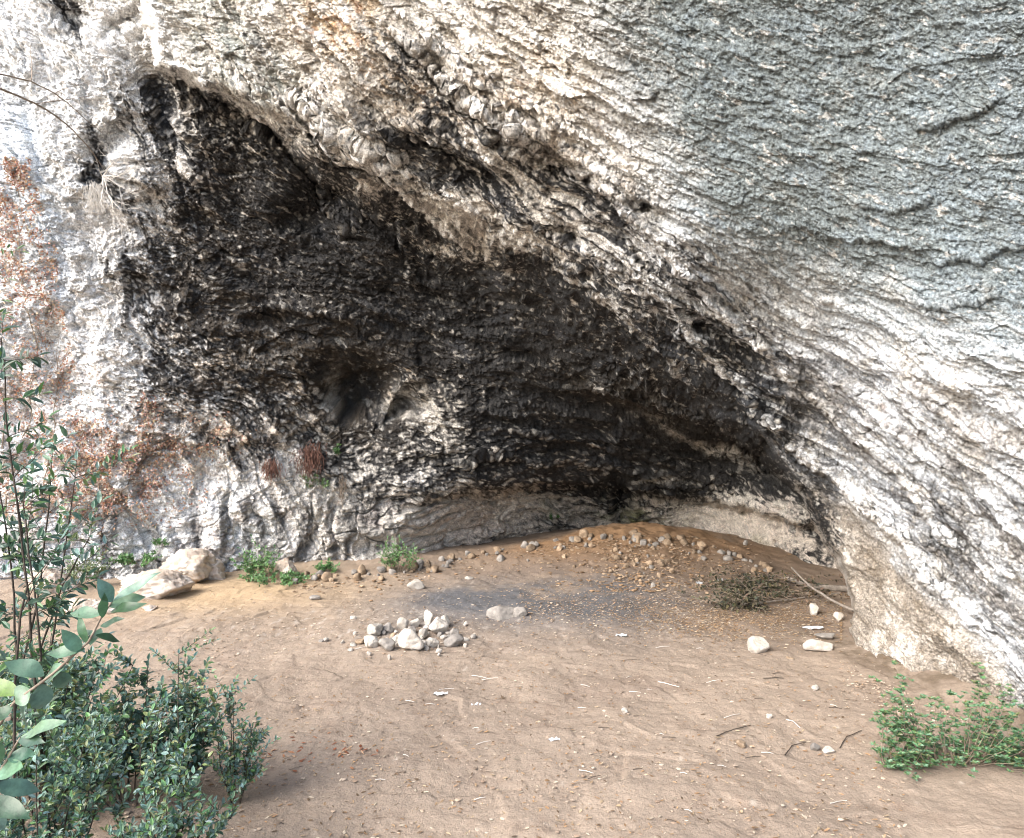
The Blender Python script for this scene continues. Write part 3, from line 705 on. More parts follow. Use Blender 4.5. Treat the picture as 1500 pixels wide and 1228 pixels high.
def s_rightfoot():
    px = random.uniform(1230, 1420); return px, 975+(px-1240)*.45+abs(random.gauss(0, 26))
def s_scree():
    px = random.uniform(760, 1240); return px, random.gauss(885, 16)
def s_all():
    r = random.random()
    return s_floor() if r < .36 else s_band() if r < .52 else s_mound() if r < .72 else s_foot() if r < .84 else s_scree() if r < .90 else s_rightfoot()
scatter('gravel', 13000, s_all, pebble(.008, .05, PC), M_GRAVEL, 'loose pale gravel strewn over the earth floor', 'gravel')
def litter(cols, lo, hi, asp=2.4):
    def f(i):
        L = random.uniform(lo, hi); w = L/asp*random.uniform(.6, 1.1); b = L*random.uniform(-.15, .3)
        V = np.array([[-L, 0, .0], [-L*.3, w, b*.4], [L*.4, w*.8, b], [L, 0, b*.3], [L*.4, -w*.8, b*.6], [-L*.3, -w, 0]])*.5
        a = random.uniform(0, 6.28); c, q = math.cos(a), math.sin(a); V = V@np.array([[c, q, 0], [-q, c, 0], [0, 0, 1]])
        t = random.uniform(-.3, .3); V[:, 2] += V[:, 0]*math.sin(t); V[:, 2] += -V[:, 2].min()+.004
        return V, np.array([[0, 1, 2, 3], [0, 3, 4, 5]]), np.array(random.choice(cols))*random.uniform(.7, 1.25)
    return f
LC = [(.38, .27, .17), (.44, .34, .23), (.30, .19, .11), (.52, .45, .35), (.38, .24, .13), (.17, .12, .08)]
def s_lit():
    r = random.random()
    if r < .4: return s_floor()
    if r < .8:
        px = random.gauss(1090, 100); return min(px, 1232), random.gauss(905, 18)
    return s_scree()
scatter('earth_clods', 3600, lambda: (random.gauss(960, 75), random.uniform(786, 868)) if random.random() < .7 else s_foot(), pebble(.015, .10, [(.24, .155, .09), (.30, .20, .12), (.18, .12, .075), (.34, .26, .18)]), M_GRAVEL, 'brown clods and crumbly rubble on the earth mound', 'earth clods')
scatter('leaf_litter', 16000, s_lit, litter(LC, .015, .05), M_DRYLEAF, 'dry brown leaf litter scattered on the cave floor', 'leaf litter')
RC = [(.34, .13, .07), (.40, .20, .11), (.46, .31, .2), (.28, .12, .07)]
def s_red(): return random.gauss(470, 50), random.gauss(1102, 12)
scatter('fallen_leaves', 60, s_red, litter(RC, .03, .07), M_DRYLEAF, 'red brown fallen leaves at the near edge of the floor', 'fallen leaves')

# ------------------------------------------------------------------ tubes and leaves
def tube(pts, r0, r1, seg=6):
    pts = [Vector(p) for p in pts]; n = len(pts); V = []; Fa = []
    for i, p in enumerate(pts):
        d = (pts[min(i+1, n-1)]-pts[max(i-1, 0)]).normalized()
        u = d.cross(Vector((0.31, .2, .93))); u = u.normalized() if u.length > 1e-4 else Vector((1, 0, 0)); v = d.cross(u)
        r = r0+(r1-r0)*i/(n-1)
        for k in range(seg):
            a = 2*math.pi*k/seg; V.append(p+u*math.cos(a)*r+v*math.sin(a)*r)
    for i in range(n-1):
        for k in range(seg): Fa.append((i*seg+k, i*seg+(k+1) % seg, (i+1)*seg+(k+1) % seg, (i+1)*seg+k))
    return np.array([v[:] for v in V]), np.array(Fa)
class Acc:
    def __init__(s): s.V = []; s.F = []; s.C = []; s.o = 0
    def add(s, V, Fa, c=None):
        s.V.append(V); s.F.append(np.asarray(Fa)+s.o); s.o += len(V); s.C.append(np.tile(c if c is not None else (1, 1, 1), (len(V), 1)))
    def obj(s, name, mat, parent, smooth=True, col=False):
        if not s.V: return None
        V = np.concatenate(s.V)
        if parent: V = V-np.array(parent.location)[None]
        return mesh_obj(name, V, np.concatenate(s.F), mat, parent, smooth, np.concatenate(s.C) if col else None)
def wig(p0, p1, n=8, amp=.05, sag=0.0):
    p0, p1 = Vector(p0), Vector(p1); L = (p1-p0).length; out = []; o = [random.uniform(-1, 1) for _ in range(6)]
    for i in range(n+1):
        t = i/n; w = math.sin(math.pi*t)
        out.append(p0.lerp(p1, t)+Vector((o[0]*math.sin(t*5+o[1]*3), o[2]*math.sin(t*4+o[3]*3), o[4]*math.sin(t*6+o[5]*3)))*amp*L*w*.6+Vector((0, 0, -sag*w*L)))
    return out
def leaf(acc, p, d, up, L, W, c, fold=.25, curl=.2):
    """pointed oval leaf, folded on its midrib"""
    d = d.normalized(); s = d.cross(up); s = s.normalized() if s.length > 1e-4 else Vector((1, 0, 0)); n = s.cross(d)
    prof = [(0, .0), (.08, .34), (.2, .68), (.34, .93), (.48, 1.0), (.62, .9), (.76, .66), (.89, .32), (1.0, 0)]
    V = []
    bend = random.uniform(-.12, .12); wv = random.uniform(0, 6)
    for t, w in prof:
        m = p+d*L*t-n*curl*L*t*t+s*bend*L*t*t+n*.03*L*math.sin(t*9+wv)
        V += [m, m+s*W*.5*w+n*fold*W*.5*w, m-s*W*.5*w+n*fold*W*.5*w]
    Fa = []
    for i in range(8): a = i*3; b = a+3; Fa += [(a, b, b+1, a+1), (a, a+2, b+2, b)]
    acc.add(np.array([v[:] for v in V]), Fa, c)
def leaf2(acc, p, d, up, L, W, c):
    """small leaf: folded diamond with cut corners"""
    d = d.normalized(); s = d.cross(up); s = s.normalized() if s.length > 1e-4 else Vector((1, 0, 0)); n = s.cross(d)
    m1 = p+d*L*.5-n*L*.05
    V = [p, m1+s*W*.5+n*W*.14, p+d*L, m1-s*W*.5+n*W*.14]
    V = [p, p+d*L*.35+s*W*.48+n*W*.12, p+d*L*.72+s*W*.34+n*W*.06, p+d*L-n*L*.1, p+d*L*.72-s*W*.34+n*W*.06, p+d*L*.35-s*W*.48+n*W*.12]
    acc.add(np.array([v[:] for v in V]), [(0, 1, 2, 3), (0, 3, 4, 5)], c)
def rv(a=1.0): return Vector((random.gauss(0, a), random.gauss(0, a), random.gauss(0, a)))
def at(px, py, D): return Vector(((px-750)/FPX*D, D, H-(py-614)/FPX*D))
def jc(c, a=.25):
    k = random.uniform(1-a, 1+a); return (c[0]*k*random.uniform(.85, 1.15), c[1]*k, c[2]*k*random.uniform(.8, 1.2))

def shoot(st_, lf, p0, p1, r, nl, L, W, cols, both=True, start=.25, spread=.9, sag=0, amp=.06, big=False):
    pts = wig(p0, p1, 8, amp, sag); V, Fa = tube(pts, r, r*.4, 5); st_.add(V, Fa)
    for i in range(nl):
        t = start+(1-start)*(i+random.random()*.6)/nl; t = min(t, .999); k = t*8; j = int(k); p = pts[j].lerp(pts[min(j+1, 8)], k-j)
        ax_ = (pts[min(j+1, 8)]-pts[j]).normalized(); side = ax_.cross(rv()).normalized()
        d = (ax_*random.uniform(.2, .7)+side*spread).normalized()
        c = jc(random.choice(cols)); s = random.uniform(.7, 1.15)
        up = (Vector((0, -.3, 1))+rv(.35)).normalized()
        (leaf if big else leaf2)(lf, p, d, up, L*s, W*s, c)
    d = (pts[-1]-pts[-2]).normalized(); (leaf if big else leaf2)(lf, pts[-1], d, Vector((0, -.4, 1)), L, W, jc(random.choice(cols)))
    return pts
GREEN = [(.05, .10, .055), (.065, .125, .07), (.04, .085, .05), (.085, .16, .095)]
BRIGHT = [(.09, .19, .05), (.07, .16, .05), (.12, .22, .07)]
BLUEG = [(.12, .205, .155), (.16, .26, .21), (.085, .16, .11), (.21, .31, .26), (.13, .25, .10), (.20, .24, .10)]

def shrub_dense(name, label, cx, cy, D, wpx, hpx, n, leafL=.05, cols=BLUEG, group=None):
    """small-leaved evergreen shrub rooted at the ground"""
    root = at(cx, cy, D); root.z = gz1(root.x, root.y); e = empty(name, root); tag(e, label, 'shrub', group)
    s_, l_ = Acc(), Acc(); w = wpx*D/FPX; h = hpx*D/FPX*.94
    for i in range(n):
        a = random.uniform(-1, 1); b = random.uniform(-.6, .6); hh = h*(1-.3*a*a)*random.choice((.5, .65, .75, .85, 1.0, 1.2))*random.uniform(.85, 1.05)
        tip = root+Vector((a*w*.5, b*w*.45, hh)); base_ = root+Vector((a*w*.12, b*w*.12, 0))
        main = shoot(s_, l_, base_, tip, .005, 20, leafL, leafL*.5, cols, start=.15, amp=.08)
        for k in range(12):
            q = main[random.randint(2, 8)]; d = (Vector((random.gauss(0, .6), random.gauss(0, .6), random.uniform(.3, 1.1)))).normalized()
            shoot(s_, l_, q, q+d*random.uniform(.08, .20), .0022, 14, leafL, leafL*.5, cols, start=.05)
    s_.obj('stem', M_BARK, e); l_.obj('foliage', M_LEAF, e, False, True); return e

# bottom-left shrubs
shrub_dense('evergreen_shrub', 'dense small leaved evergreen shrub filling the bottom left corner', 50, 1228, 4.3, 300, 220, 20)
shrub_dense('evergreen_shrub', 'small leaved evergreen shrub at the bottom, right of the corner shrub', 190, 1228, 4.5, 200, 195, 13)
shrub_dense('evergreen_shrub', 'evergreen shrub with a tall upright shoot at the edge of the floor', 265, 1228, 4.6, 120, 180, 12)
shrub_dense('evergreen_shrub', 'low sparse evergreen sprigs at the right end of the shrubs', 345, 1240, 4.6, 90, 150, 7, .036)
shrub_dense('evergreen_shrub', 'darker evergreen shrub behind the large leaved laurel spray', 60, 1120, 5.2, 170, 200, 12)
shrub_dense('evergreen_shrub', 'nearest evergreen shrub at the bottom edge, below the laurel spray', 60, 1330, 3.6, 240, 215, 12, .04)
shrub_dense('evergreen_shrub', 'evergreen shrub at the bottom edge between corner and tall shoot', 240, 1330, 3.7, 200, 190, 9, .04)
# upright shoot on the third shrub: part of that plant's crown
e = empty('evergreen_sapling', gpt(262, 1190)); tag(e, 'single upright evergreen sapling standing above the low shrubs', 'sapling'); s_, l_ = Acc(), Acc()
b0 = e.location.copy(); m = shoot(s_, l_, b0, at(262, 958, b0.y), .006, 30, .036, .018, BLUEG, start=.4, amp=.02)
for k in range(16):
    q = m[3+k % 6]; sgn = 1 if k % 2 else -1
    shoot(s_, l_, q, q+Vector((sgn*random.uniform(.1, .26), random.uniform(-.1, .1), random.uniform(.02, .2))), .0025, 18, .034, .017, BLUEG, start=.1)
s_.obj('stem', M_BARK, e); l_.obj('foliage', M_LEAF, e, False, True)

# tall leafy shrub on the left
def tall(label, stems, leafL, D, cols):
    b0 = at(*stems[0][0][0], D); z = gz1(b0.x, b0.y); e = empty('tall_shrub', (b0.x, b0.y, z)); tag(e, label, 'shrub'); s_, l_ = Acc(), Acc()
    for pts, nb in stems:
        P3 = [at(x, y, D+random.uniform(-.1, .1)) for x, y in pts]
        if P3[0].z > z+.1: P3.insert(0, Vector((P3[0].x, P3[0].y, z)))
        full = []
        for a, b in zip(P3[:-1], P3[1:]): full += wig(a, b, 5, .03)[:-1]
        full.append(P3[-1]); V, Fa = tube(full, .011, .004, 6); s_.add(V, Fa)
        for k in range(nb):
            i = random.randint(max(1, len(full)//6), len(full)-1); q = full[i]
            d = Vector((random.gauss(0, 1), random.gauss(0, .6), random.uniform(-.1, .7))).normalized()
            shoot(s_, l_, q, q+d*random.uniform(.15, .42), .0028, 11, leafL, leafL*.42, cols, start=.2, sag=.05)
        shoot(s_, l_, full[-1], full[-1]+Vector((.01, 0, .12)), .003, 6, leafL, leafL*.42, cols)
    s_.obj('stem', M_BARK, e); l_.obj('foliage', M_LEAF, e, False, True); return e
tall('tall slender shrub with dark upright stems at the left edge', [([(62, 1130), (45, 930), (32, 780), (12, 640), (2, 500)], 32), ([(20, 1130), (24, 950), (15, 820), (-5, 690)], 16),
     ([(66, 1100), (60, 960), (50, 860), (34, 740)], 14)], .085, 4.2, [(.065, .125, .085), (.05, .10, .065), (.09, .16, .12), (.10, .20, .07)])
tall('bushy shrub leaning out over the floor beside the slender shrub', [([(30, 1120), (50, 980), (90, 860), (130, 790)], 14), ([(40, 1100), (80, 920), (110, 700)], 16), ([(10, 1100), (60, 850), (75, 690)], 14)], .07, 4.6, BLUEG)
# leaf tips entering at the left edge
e = empty('leafy_branch', at(-30, 380, 3.6)); tag(e, 'bright green leafy twigs entering from the left edge above the creeper', 'branch'); s_, l_ = Acc(), Acc()
V, Fa = tube([at(-90, 470, 3.6), at(-90, 420, 3.6), at(-92, 380, 3.6), at(-90, 330, 3.6)], .006, .004); s_.add(V, Fa)
for (x, y) in ((30, 368), (10, 408), (5, 440), (8, 462)):
    shoot(s_, l_, at(-90, y-20, 3.6), at(x, y, 3.6), .003, 9, .055, .014, BRIGHT, start=.4)
s_.obj('stem', M_TWIG, e); l_.obj('foliage', M_LEAF, e, False, True)

# laurel spray close to the camera
e = empty('laurel_spray', at(-60, 1180, 2.0)); tag(e, 'upper large leaved laurel spray reaching in from the left over the shrubs', 'branch'); s_, l_ = Acc(), Acc()
def laurel(pts, leaves, D=2.0, r=.005):
    P3 = [at(x, y, D) for x, y in pts]; full = []
    for a, b in zip(P3[:-1], P3[1:]): full += wig(a, b, 5, .02)[:-1]
    full.append(P3[-1]); V, Fa = tube(full, r, r*.5, 7); s_.add(V, Fa)
    for (x0, y0, x1, y1, w, kind) in leaves:
        a = at(x0, y0, D); b = at(x1, y1, D+random.uniform(-.06, .06)); d = b-a
        c = {0: (.08, .165, .105), 1: (.04, .085, .045), 2: (.125, .225, .165), 3: (.12, .19, .03)}[kind]
        up = Vector((random.uniform(-.3, .3), -.75, .8))
        if abs(d.normalized().dot(up.normalized())) > .9: up = Vector((.8, -.8, .1))
        leaf(l_, a, d, up, d.length, w*D/FPX, jc(c, .1), .22, random.uniform(0, .15))
laurel([(-40, 1120), (20, 1030), (80, 985), (130, 940), (148, 905), (165, 880)],
       [(165, 882, 232, 834, 16, 2), (165, 882, 143, 852, 22, 2), (160, 890, 212, 870, 24, 2), (160, 895, 207, 888, 18, 1), (150, 900, 92, 897, 20, 0), (148, 918, 177, 905, 14, 1), (140, 930, 178, 938, 13, 1),
        (140, 925, 100, 935, 12, 0), (150, 905, 150, 870, 14, 0), (132, 945, 146, 920, 22, 0), (125, 950, 66, 960, 22, 0), (128, 945, 112, 900, 12, 0), (120, 955, 88, 925, 20, 2), (95, 975, 60, 1000, 26, 2), (82, 985, 98, 1010, 24, 0), (65, 990, 10, 965, 28, 0),
        (60, 1000, 62, 1045, 30, 2), (45, 1010, 20, 1030, 36, 2), (30, 1020, -30, 990, 26, 3), (40, 1012, 30, 1075, 26, 0), (20, 1035, -20, 1060, 26, 1)])
s_.obj('stem', M_TWIG, e); l_.obj('foliage', M_LEAF, e, True, True)
e = empty('laurel_spray', at(-60, 1240, 1.8)); tag(e, 'lower large leaved laurel spray at the very bottom left corner', 'branch'); s_, l_ = Acc(), Acc()
laurel([(-40, 1210), (0, 1130), (30, 1080)], [(30, 1080, 96, 1052, 20, 2), (28, 1085, 66, 1082, 18, 1), (10, 1110, 50, 1105, 22, 0), (0, 1120, -20, 1080, 24, 0), (-5, 1130, 30, 1130, 30, 2), (-10, 1150, 60, 1160, 26, 0), (-20, 1170, 40, 1195, 28, 1), (-10, 1150, -30, 1120, 20, 3), (-20, 1180, 10, 1215, 28, 2)], 1.8, .005)
s_.obj('stem', M_TWIG, e); l_.obj('foliage', M_LEAF, e, True, True)
e = empty('leafy_sprig', at(40, 780, 3.2)); tag(e, 'thin leafy sprig arching right at mid height in front of the wall', 'branch'); s_, l_ = Acc(), Acc()
V, Fa = tube([at(20, 698, 3.2), at(30, 780, 3.2), at(40, 860, 3.2), at(30, 900, 3.2), at(22, 1000, 3.2), at(20, 1180, 3.2)], .003, .007); s_.add(V, Fa)
for pts, n_ in (([(30, 900), (90, 790), (150, 735)], 11), ([(40, 860), (80, 810), (128, 800)], 8), ([(20, 700), (60, 660), (98, 640)], 9)):
    P3 = [at(x, y, 3.2) for x, y in pts]
    shoot(s_, l_, P3[0], P3[1], .003, n_, .07, .026, [(.07, .14, .10), (.10, .19, .14)], start=.1, big=True); shoot(s_, l_, P3[1], P3[2], .002, n_, .06, .022, [(.07, .14, .10), (.10, .19, .14)], start=.1, big=True)
s_.obj('stem', M_BARK, e); l_.obj('foliage', M_LEAF, e, False, True)

# bottom-right plant
def low_plant(label, cx, cy, wpx, hpx, n, leafL, cols, name='leafy_plant', lift=None, D=None, mat=M_LEAF, nl=14, grp=None):
    if D is None: root = gpt(cx, cy)
    else: root = at(cx, cy, D)
    D = root.y; e = empty(name, root); tag(e, label, 'plant', grp); s_, l_ = Acc(), Acc(); w = wpx*D/FPX; h = hpx*D/FPX
    for i in range(n):
        a = random.uniform(-1, 1); tip = root+Vector((a*w*.5, random.uniform(-.4, .3)*w, h*random.uniform(.3, 1)*(1-.4*abs(a))))
        mid = root+Vector((a*w*.2, 0, 0)); m = shoot(s_, l_, mid, tip, .003, nl, leafL, leafL*.6, cols, start=.3, amp=.12)
        for k in range(2):
            q = m[random.randint(3, 8)]; shoot(s_, l_, q, q+Vector((random.gauss(0, .5), random.gauss(0, .5), random.uniform(.1, .8))).normalized()*h*.25, .002, nl//2, leafL, leafL*.6, cols, start=.1)
    s_.obj('stem', M_TWIG, e); l_.obj('foliage', mat, e, False, True); return e
PL = [(.09, .19, .09), (.12, .23, .12), (.06, .13, .06), (.17, .28, .16), (.20, .22, .10), (.10, .21, .08)]
def right_plant(label, cx, cy, wpx, hpx, n):
    root = gpt(cx, cy); D = root.y; e = empty('leafy_plant', root); tag(e, label, 'plant', None); s_, l_ = Acc(), Acc(); w = wpx*D/FPX; h = hpx*D/FPX
    for i in range(n):
        a = random.uniform(-1, 1); tip = root+Vector((a*w*.5, random.uniform(-.25, .2)*w, h*random.uniform(.15, 1.1)*(1-.3*abs(a))*(.85+.2*math.sin(a*5+cx)))); m = wig(root+Vector((a*w*.25, 0, 0)), tip, 6, .12)
        V, Fa = tube(m, .0035, .0015, 5); s_.add(V, Fa)
        for q in (m[-1], m[-1]+rv(.03), m[-2]+rv(.03), m[-3]+rv(.035), m[-4]+rv(.04), m[-5]+rv(.04), m[-2]+rv(.05)):
            for k in range(9):      # whorled rosette of round leaves
                aa = k*2.4; d = Vector((math.cos(aa), math.sin(aa)*.9, random.uniform(.1, .9)-.02*k)).normalized()
                leaf2(l_, q, d, Vector((0, -.3, 1)), random.uniform(.014, .04), random.uniform(.010, .024), jc(random.choice(PL), .2))
    s_.obj('stem', M_TWIG, e); l_.obj('foliage', M_LEAF, e, False, True)
right_plant('bright green leafy plant in the bottom right corner beside the wall foot', 1400, 1122, 220, 160, 84)
right_plant('low green plant left of the corner plant at the bottom right', 1320, 1125, 90, 110, 26)
right_plant('green plant at the far right edge near the wall foot', 1490, 1120, 80, 90, 26)

# plants along the wall foot
W1 = [(.10, .22, .07), (.14, .27, .10), (.08, .17, .06)]
low_plant('bushy green plant growing at the wall foot left of centre', 382, 846, 62, 54, 26, .05, W1)
low_plant('creeping green plant spreading along the edge of the sand', 400, 852, 110, 18, 34, .045, W1)
low_plant('small green tuft at the wall foot between the two bushy plants', 480, 838, 36, 16, 14, .045, W1)
low_plant('upright green plant growing at the wall foot behind the fire pit', 582, 838, 56, 58, 26, .045, W1)
low_plant('green plant on top of the boulders by the left wall', 205, 826, 70, 20, 22, .05, W1, D=11.0)
low_plant('grey green plant behind the left boulders', 125, 850, 60, 50, 18, .05, [(.14, .20, .09), (.2, .24, .12)], D=10.6)
low_plant('tiny green plant sprouting from the boulder top by the wall', 236, 800, 20, 12, 6, .04, W1, D=11.1)
for (x, y, wp, hp, n_, lb) in ((465, 716, 34, 28, 12, 'green tuft growing on the left wall below the dark dried tufts'), (493, 668, 14, 16, 5, 'small green sprout right of the dark dried tufts on the wall'),
                       (790, 682, 12, 16, 5, 'tiny bright green sprout in the middle of the dark back wall'), (812, 762, 22, 18, 8, 'green tuft on the pale rock low on the back wall'), (935, 765, 26, 22, 8, 'green tuft beside the dark cleft in the back wall')):
    p = wall(x, y, .03); e = low_plant(lb, x, y, wp, hp, n_, .04, W1, name='wall_plant', D=p.y-.02)
# dark dried tufts hanging on the wall
def hang_tuft(label, x, y, w, h, n, mat, r=.004, col=None, name='dried_tuft'):
    p = wall(x, y, .05); D = p.y; e = empty(name, p); tag(e, label, 'plant'); s_ = Acc(); m = D/FPX
    for i in range(n):
        a = p+Vector((random.gauss(0, .22)*w*m, random.uniform(-.14, .02), random.gauss(.1, .2)*h*m)); b = a+Vector((random.gauss(0, .15)*w*m, random.uniform(-.08, 0), -random.uniform(.15, .75)*h*m))
        V, Fa = tube(wig(a, b, 4, .35), r, r*.5, 3); s_.add(V, Fa)
    s_.obj('fronds', mat, e); return e
M_DRIED = simple_mat('dried_frond', (.10, .05, .04), (.22, .12, .09), 30, .9, 0)
hang_tuft('dark reddish dried tuft on the left wall, larger of the pair', 455, 668, 38, 44, 190, M_DRIED, .006)
hang_tuft('dark reddish dried tuft on the left wall, smaller of the pair', 398, 682, 28, 30, 120, M_DRIED, .006)
hang_tuft('thin brown dried tuft hanging right of the dark tufts', 502, 710, 18, 44, 40, M_TWIG, .004)

# bleached root tangle hanging at the upper left
e = empty('hanging_root_tuft', wall(146, 275, .1)); tag(e, 'beard of thin pale roots hanging from the upper left wall', 'roots'); s_ = Acc(); p = e.location.copy(); m = p.y/FPX
for i in range(60):
    a = p+Vector((random.gauss(0, 7)*m, random.uniform(-.15, .05), random.uniform(-5, 8)*m)); b = a+Vector((random.gauss(2, 5)*m, random.uniform(-.1, .05), -random.uniform(20, 52)*m))
    V, Fa = tube(wig(a, b, 5, .16), .003, .0015, 4); s_.add(V, Fa)
s_.obj('root_strands', M_ROOT, e)
def twig_tree(acc, p, d, L, r, depth, dev=.6, mid=5):
    q = p+d*L; V, Fa = tube(wig(p, q, mid, .12), r, r*.6, 5); acc.add(V, Fa)
    if depth == 0: return
    for k in range(random.choice((2, 3, 3))):
        nd = (d+rv(dev)*Vector((1, .6, 1)) if False else d+Vector((random.gauss(0, dev), random.gauss(0, dev*.6), random.gauss(0, dev)))).normalized()
        twig_tree(acc, p.lerp(q, random.uniform(.4, 1)), nd, L*random.uniform(.5, .85), r*.62, depth-1, dev, mid)
e = empty('dead_bush', wall(160, 262, .1)); tag(e, 'bleached dead bush of bare twigs clinging to the upper left wall', 'bush'); s_ = Acc()
p = e.location.copy()
for d, L in ((Vector((.45, -.3, -.9)), .55), (Vector((.8, -.3, -.45)), .5), (Vector((.3, -.5, -.2)), .3), (Vector((.5, -.3, .3)), .35), (Vector((.1, -.3, -1)), .5), (Vector((.9, -.3, -.1)), .4)):
    twig_tree(s_, p, d.normalized(), L, .009, 3, .55)
s_.obj('twigs', M_ROOT, e)
e = empty('bare_branch', at(-60, 108, 5.0)); tag(e, 'lower of two bare arching branches entering at the upper left edge', 'branch'); s_ = Acc()
def poly(pts, D, r0, r1, acc):
    P3 = [at(x, y, D+.25*i) for i, (x, y) in enumerate(pts)]; full = []
    for a, b in zip(P3[:-1], P3[1:]): full += wig(a, b, 4, .025)[:-1]
    full.append(P3[-1]); V, Fa = tube(full, r0, r1, 6); acc.add(V, Fa)
poly([(-60, 108), (0, 130), (52, 152), (82, 170), (108, 192), (135, 222), (150, 245)], 5, .010, .003, s_)
poly([(52, 152), (100, 146), (150, 138)], 5.5, .004, .0015, s_)
s_.obj('twigs', M_TWIG, e)
e = empty('bare_branch', at(-60, 96, 4.6)); tag(e, 'upper bare arching branch with a short upright twig, upper left edge', 'branch'); s_ = Acc()
poly([(-60, 96), (0, 109), (45, 119), (80, 137), (100, 152), (125, 175), (150, 195)], 4.6, .007, .002, s_)
poly([(45, 119), (47, 95), (44, 66)], 5.1, .004, .002, s_); poly([(80, 137), (100, 128), (140, 118)], 5.35, .0025, .001, s_)
s_.obj('twigs', M_TWIG, e)

# red brown creeper on the left wall
CR = [(.34, .19, .13), (.42, .28, .21), (.30, .16, .11), (.50, .38, .31), (.27, .19, .15), (.58, .50, .43), (.45, .31, .24)]
def creeper(label, region, nleaf, stems):
    p = wall(*stems[0][0], .02); e = empty('dried_creeper', p); tag(e, label, 'creeper'); s_, l_ = Acc(), Acc()
    for pts in stems:
        full = []
        for (x0, y0), (x1, y1) in zip(pts[:-1], pts[1:]):
            for k in range(8): full.append(wall(x0+(x1-x0)*k/8+random.uniform(-2, 2), y0+(y1-y0)*k/8, .03))
        V, Fa = tube(full, .012, .005, 5); s_.add(V, Fa)
        for k in range(46):
            i = random.randrange(len(full)-1); q = full[i]; r_ = q+Vector((random.gauss(0, .35), 0, random.gauss(.15, .35)))
            px = 750+r_.x/r_.y*FPX; py = 614+(H-r_.z)/r_.y*FPX; V, Fa = tube(wig(q, wall(px, py, .03), 5, .15), .004, .002, 4); s_.add(V, Fa)
    got = 0
    while got < nleaf:
        x, y, dn = region()
        if pn(np.array([x/34]), np.array([y/34]), 41)[0]+random.uniform(-.35, .35) < -.10+dn: continue
        p = wall(x, y, random.uniform(.01, .07)); n = walln(x, y)
        d = Vector((random.gauss(0, .7), -.2, random.uniform(-1, .1))).normalized(); got += 1
        leaf2(l_, p, d, (n+rv(.5)).normalized(), random.uniform(.022, .06), random.uniform(.018, .036), jc(random.choice(CR), .25))
    s_.obj('stem', M_TWIG, e); l_.obj('foliage', M_DRYLEAF, e, False, True)
def regA():
    y = random.uniform(230, 760); x0 = np.interp(y, [230, 350, 500, 760], [20, -20, -30, -30]); x1 = np.interp(y, [230, 350, 500, 620, 760], [48, 85, 105, 130, 180])
    x = random.uniform(x0, x1); return x, y, .12*(random.random() < .5)
def regB():
    x = random.gauss(170, 55); y = random.gauss(690, 40)
    if not (40 < x < 330 and 560 < y < 775): x = 150
    return x, y, .0
def regC():
    if random.random() < .3: return random.gauss(220, 8), random.uniform(560, 650), .1
    x = random.gauss(262, 38); y = random.gauss(638, 18); return x, y, .05
creeper('dried rust coloured creeper covering the left edge of the cliff', regA, 5200, [[(5, 760), (30, 640), (60, 520), (40, 400), (28, 250)], [(60, 750), (80, 620), (85, 500)], [(10, 700), (0, 500), (20, 330)]])
creeper('dried rust coloured creeper low on the left wall above the white rock', regB, 3800, [[(150, 752), (145, 700), (165, 660), (180, 620)], [(180, 745), (160, 700), (110, 640)], [(168, 740), (200, 690), (250, 650)]])
creeper('small patch of rust coloured creeper below the black stain', regC, 700, [[(200, 690), (225, 650), (222, 580)], [(225, 650), (270, 640), (310, 620)]])

# dead brush heap and sticks on the right
def brush(label, x, y, w, h, n, cols, lf=40):
    p = gpt(x, y); e = empty('brush_heap', p); tag(e, label, 'brush heap'); s_, l_ = Acc(), Acc(); m = p.y/FPX
    for i in range(n):
        a = p+Vector((random.gauss(0, .25)*w*m, random.gauss(0, .3)*w*m*.6, 0)); a.z = gz1(a.x, a.y)+random.uniform(0, .5)*h*m
        d = Vector((random.gauss(0, 1), random.gauss(0, .7), random.uniform(-.15, .22))).normalized()
        shoot(s_, l_, a, a+d*random.uniform(.12, .34), .004, lf//6, .075, .034, cols, start=.1, amp=.1)
    s_.obj('twigs', M_TWIG, e); l_.obj('withered_leaves', M_DRYLEAF, e, False, True)
DK = [(.075, .075, .05), (.12, .11, .075), (.05, .05, .035), (.15, .12, .085)]
brush('heap of withered greyish branches at the right end of the mound', 1110, 864, 170, 28, 170, DK)
brush('smaller withered heap in front, below the dark rock pocket', 1085, 888, 75, 26, 110, DK)
brush('thin spread of dead twigs beside the leaning branch', 1180, 880, 90, 20, 40, [(.2, .15, .1), (.12, .09, .06)], 12)
def stick(label, pts, r0, r1, mat, name='stick', fork=None):
    P3 = [gpt(x, y)+Vector((0, 0, z)) for x, y, z in pts]; e0 = P3[0]; a = Acc(); full = []
    for p, q in zip(P3[:-1], P3[1:]): full += wig(p, q, 6, .03)[:-1]
    full.append(P3[-1]); V, Fa = tube(full, r0, r1, 8); a.add(V, Fa)
    if fork: 
        k = len(full)//2; V, Fa = tube(wig(full[k], full[k]+Vector(fork), 5, .08), r0*.6, r1*.5, 6); a.add(V, Fa)
    V = np.concatenate(a.V)-np.array(e0)[None]
    o = mesh_obj(name, V, np.concatenate(a.F), mat, None, True, None, e0); tag(o, label, 'stick'); return o
stick('long grey branch leaning across the dark pocket towards the wall foot', [(1160, 858, .28), (1185, 880, .22), (1215, 895, .16), (1250, 908, .12)], .014, .02, M_LOG, 'leaning_branch')
stick('brown log lying along the back of the dark pocket', [(1150, 856, .10), (1195, 866, .06), (1245, 868, .05)], .035, .05, M_LOG, 'log')
stick('thin grey stick lying low below the long branch', [(1120, 886, .03), (1180, 878, .03), (1230, 874, .05)], .012, .008, M_LOG)
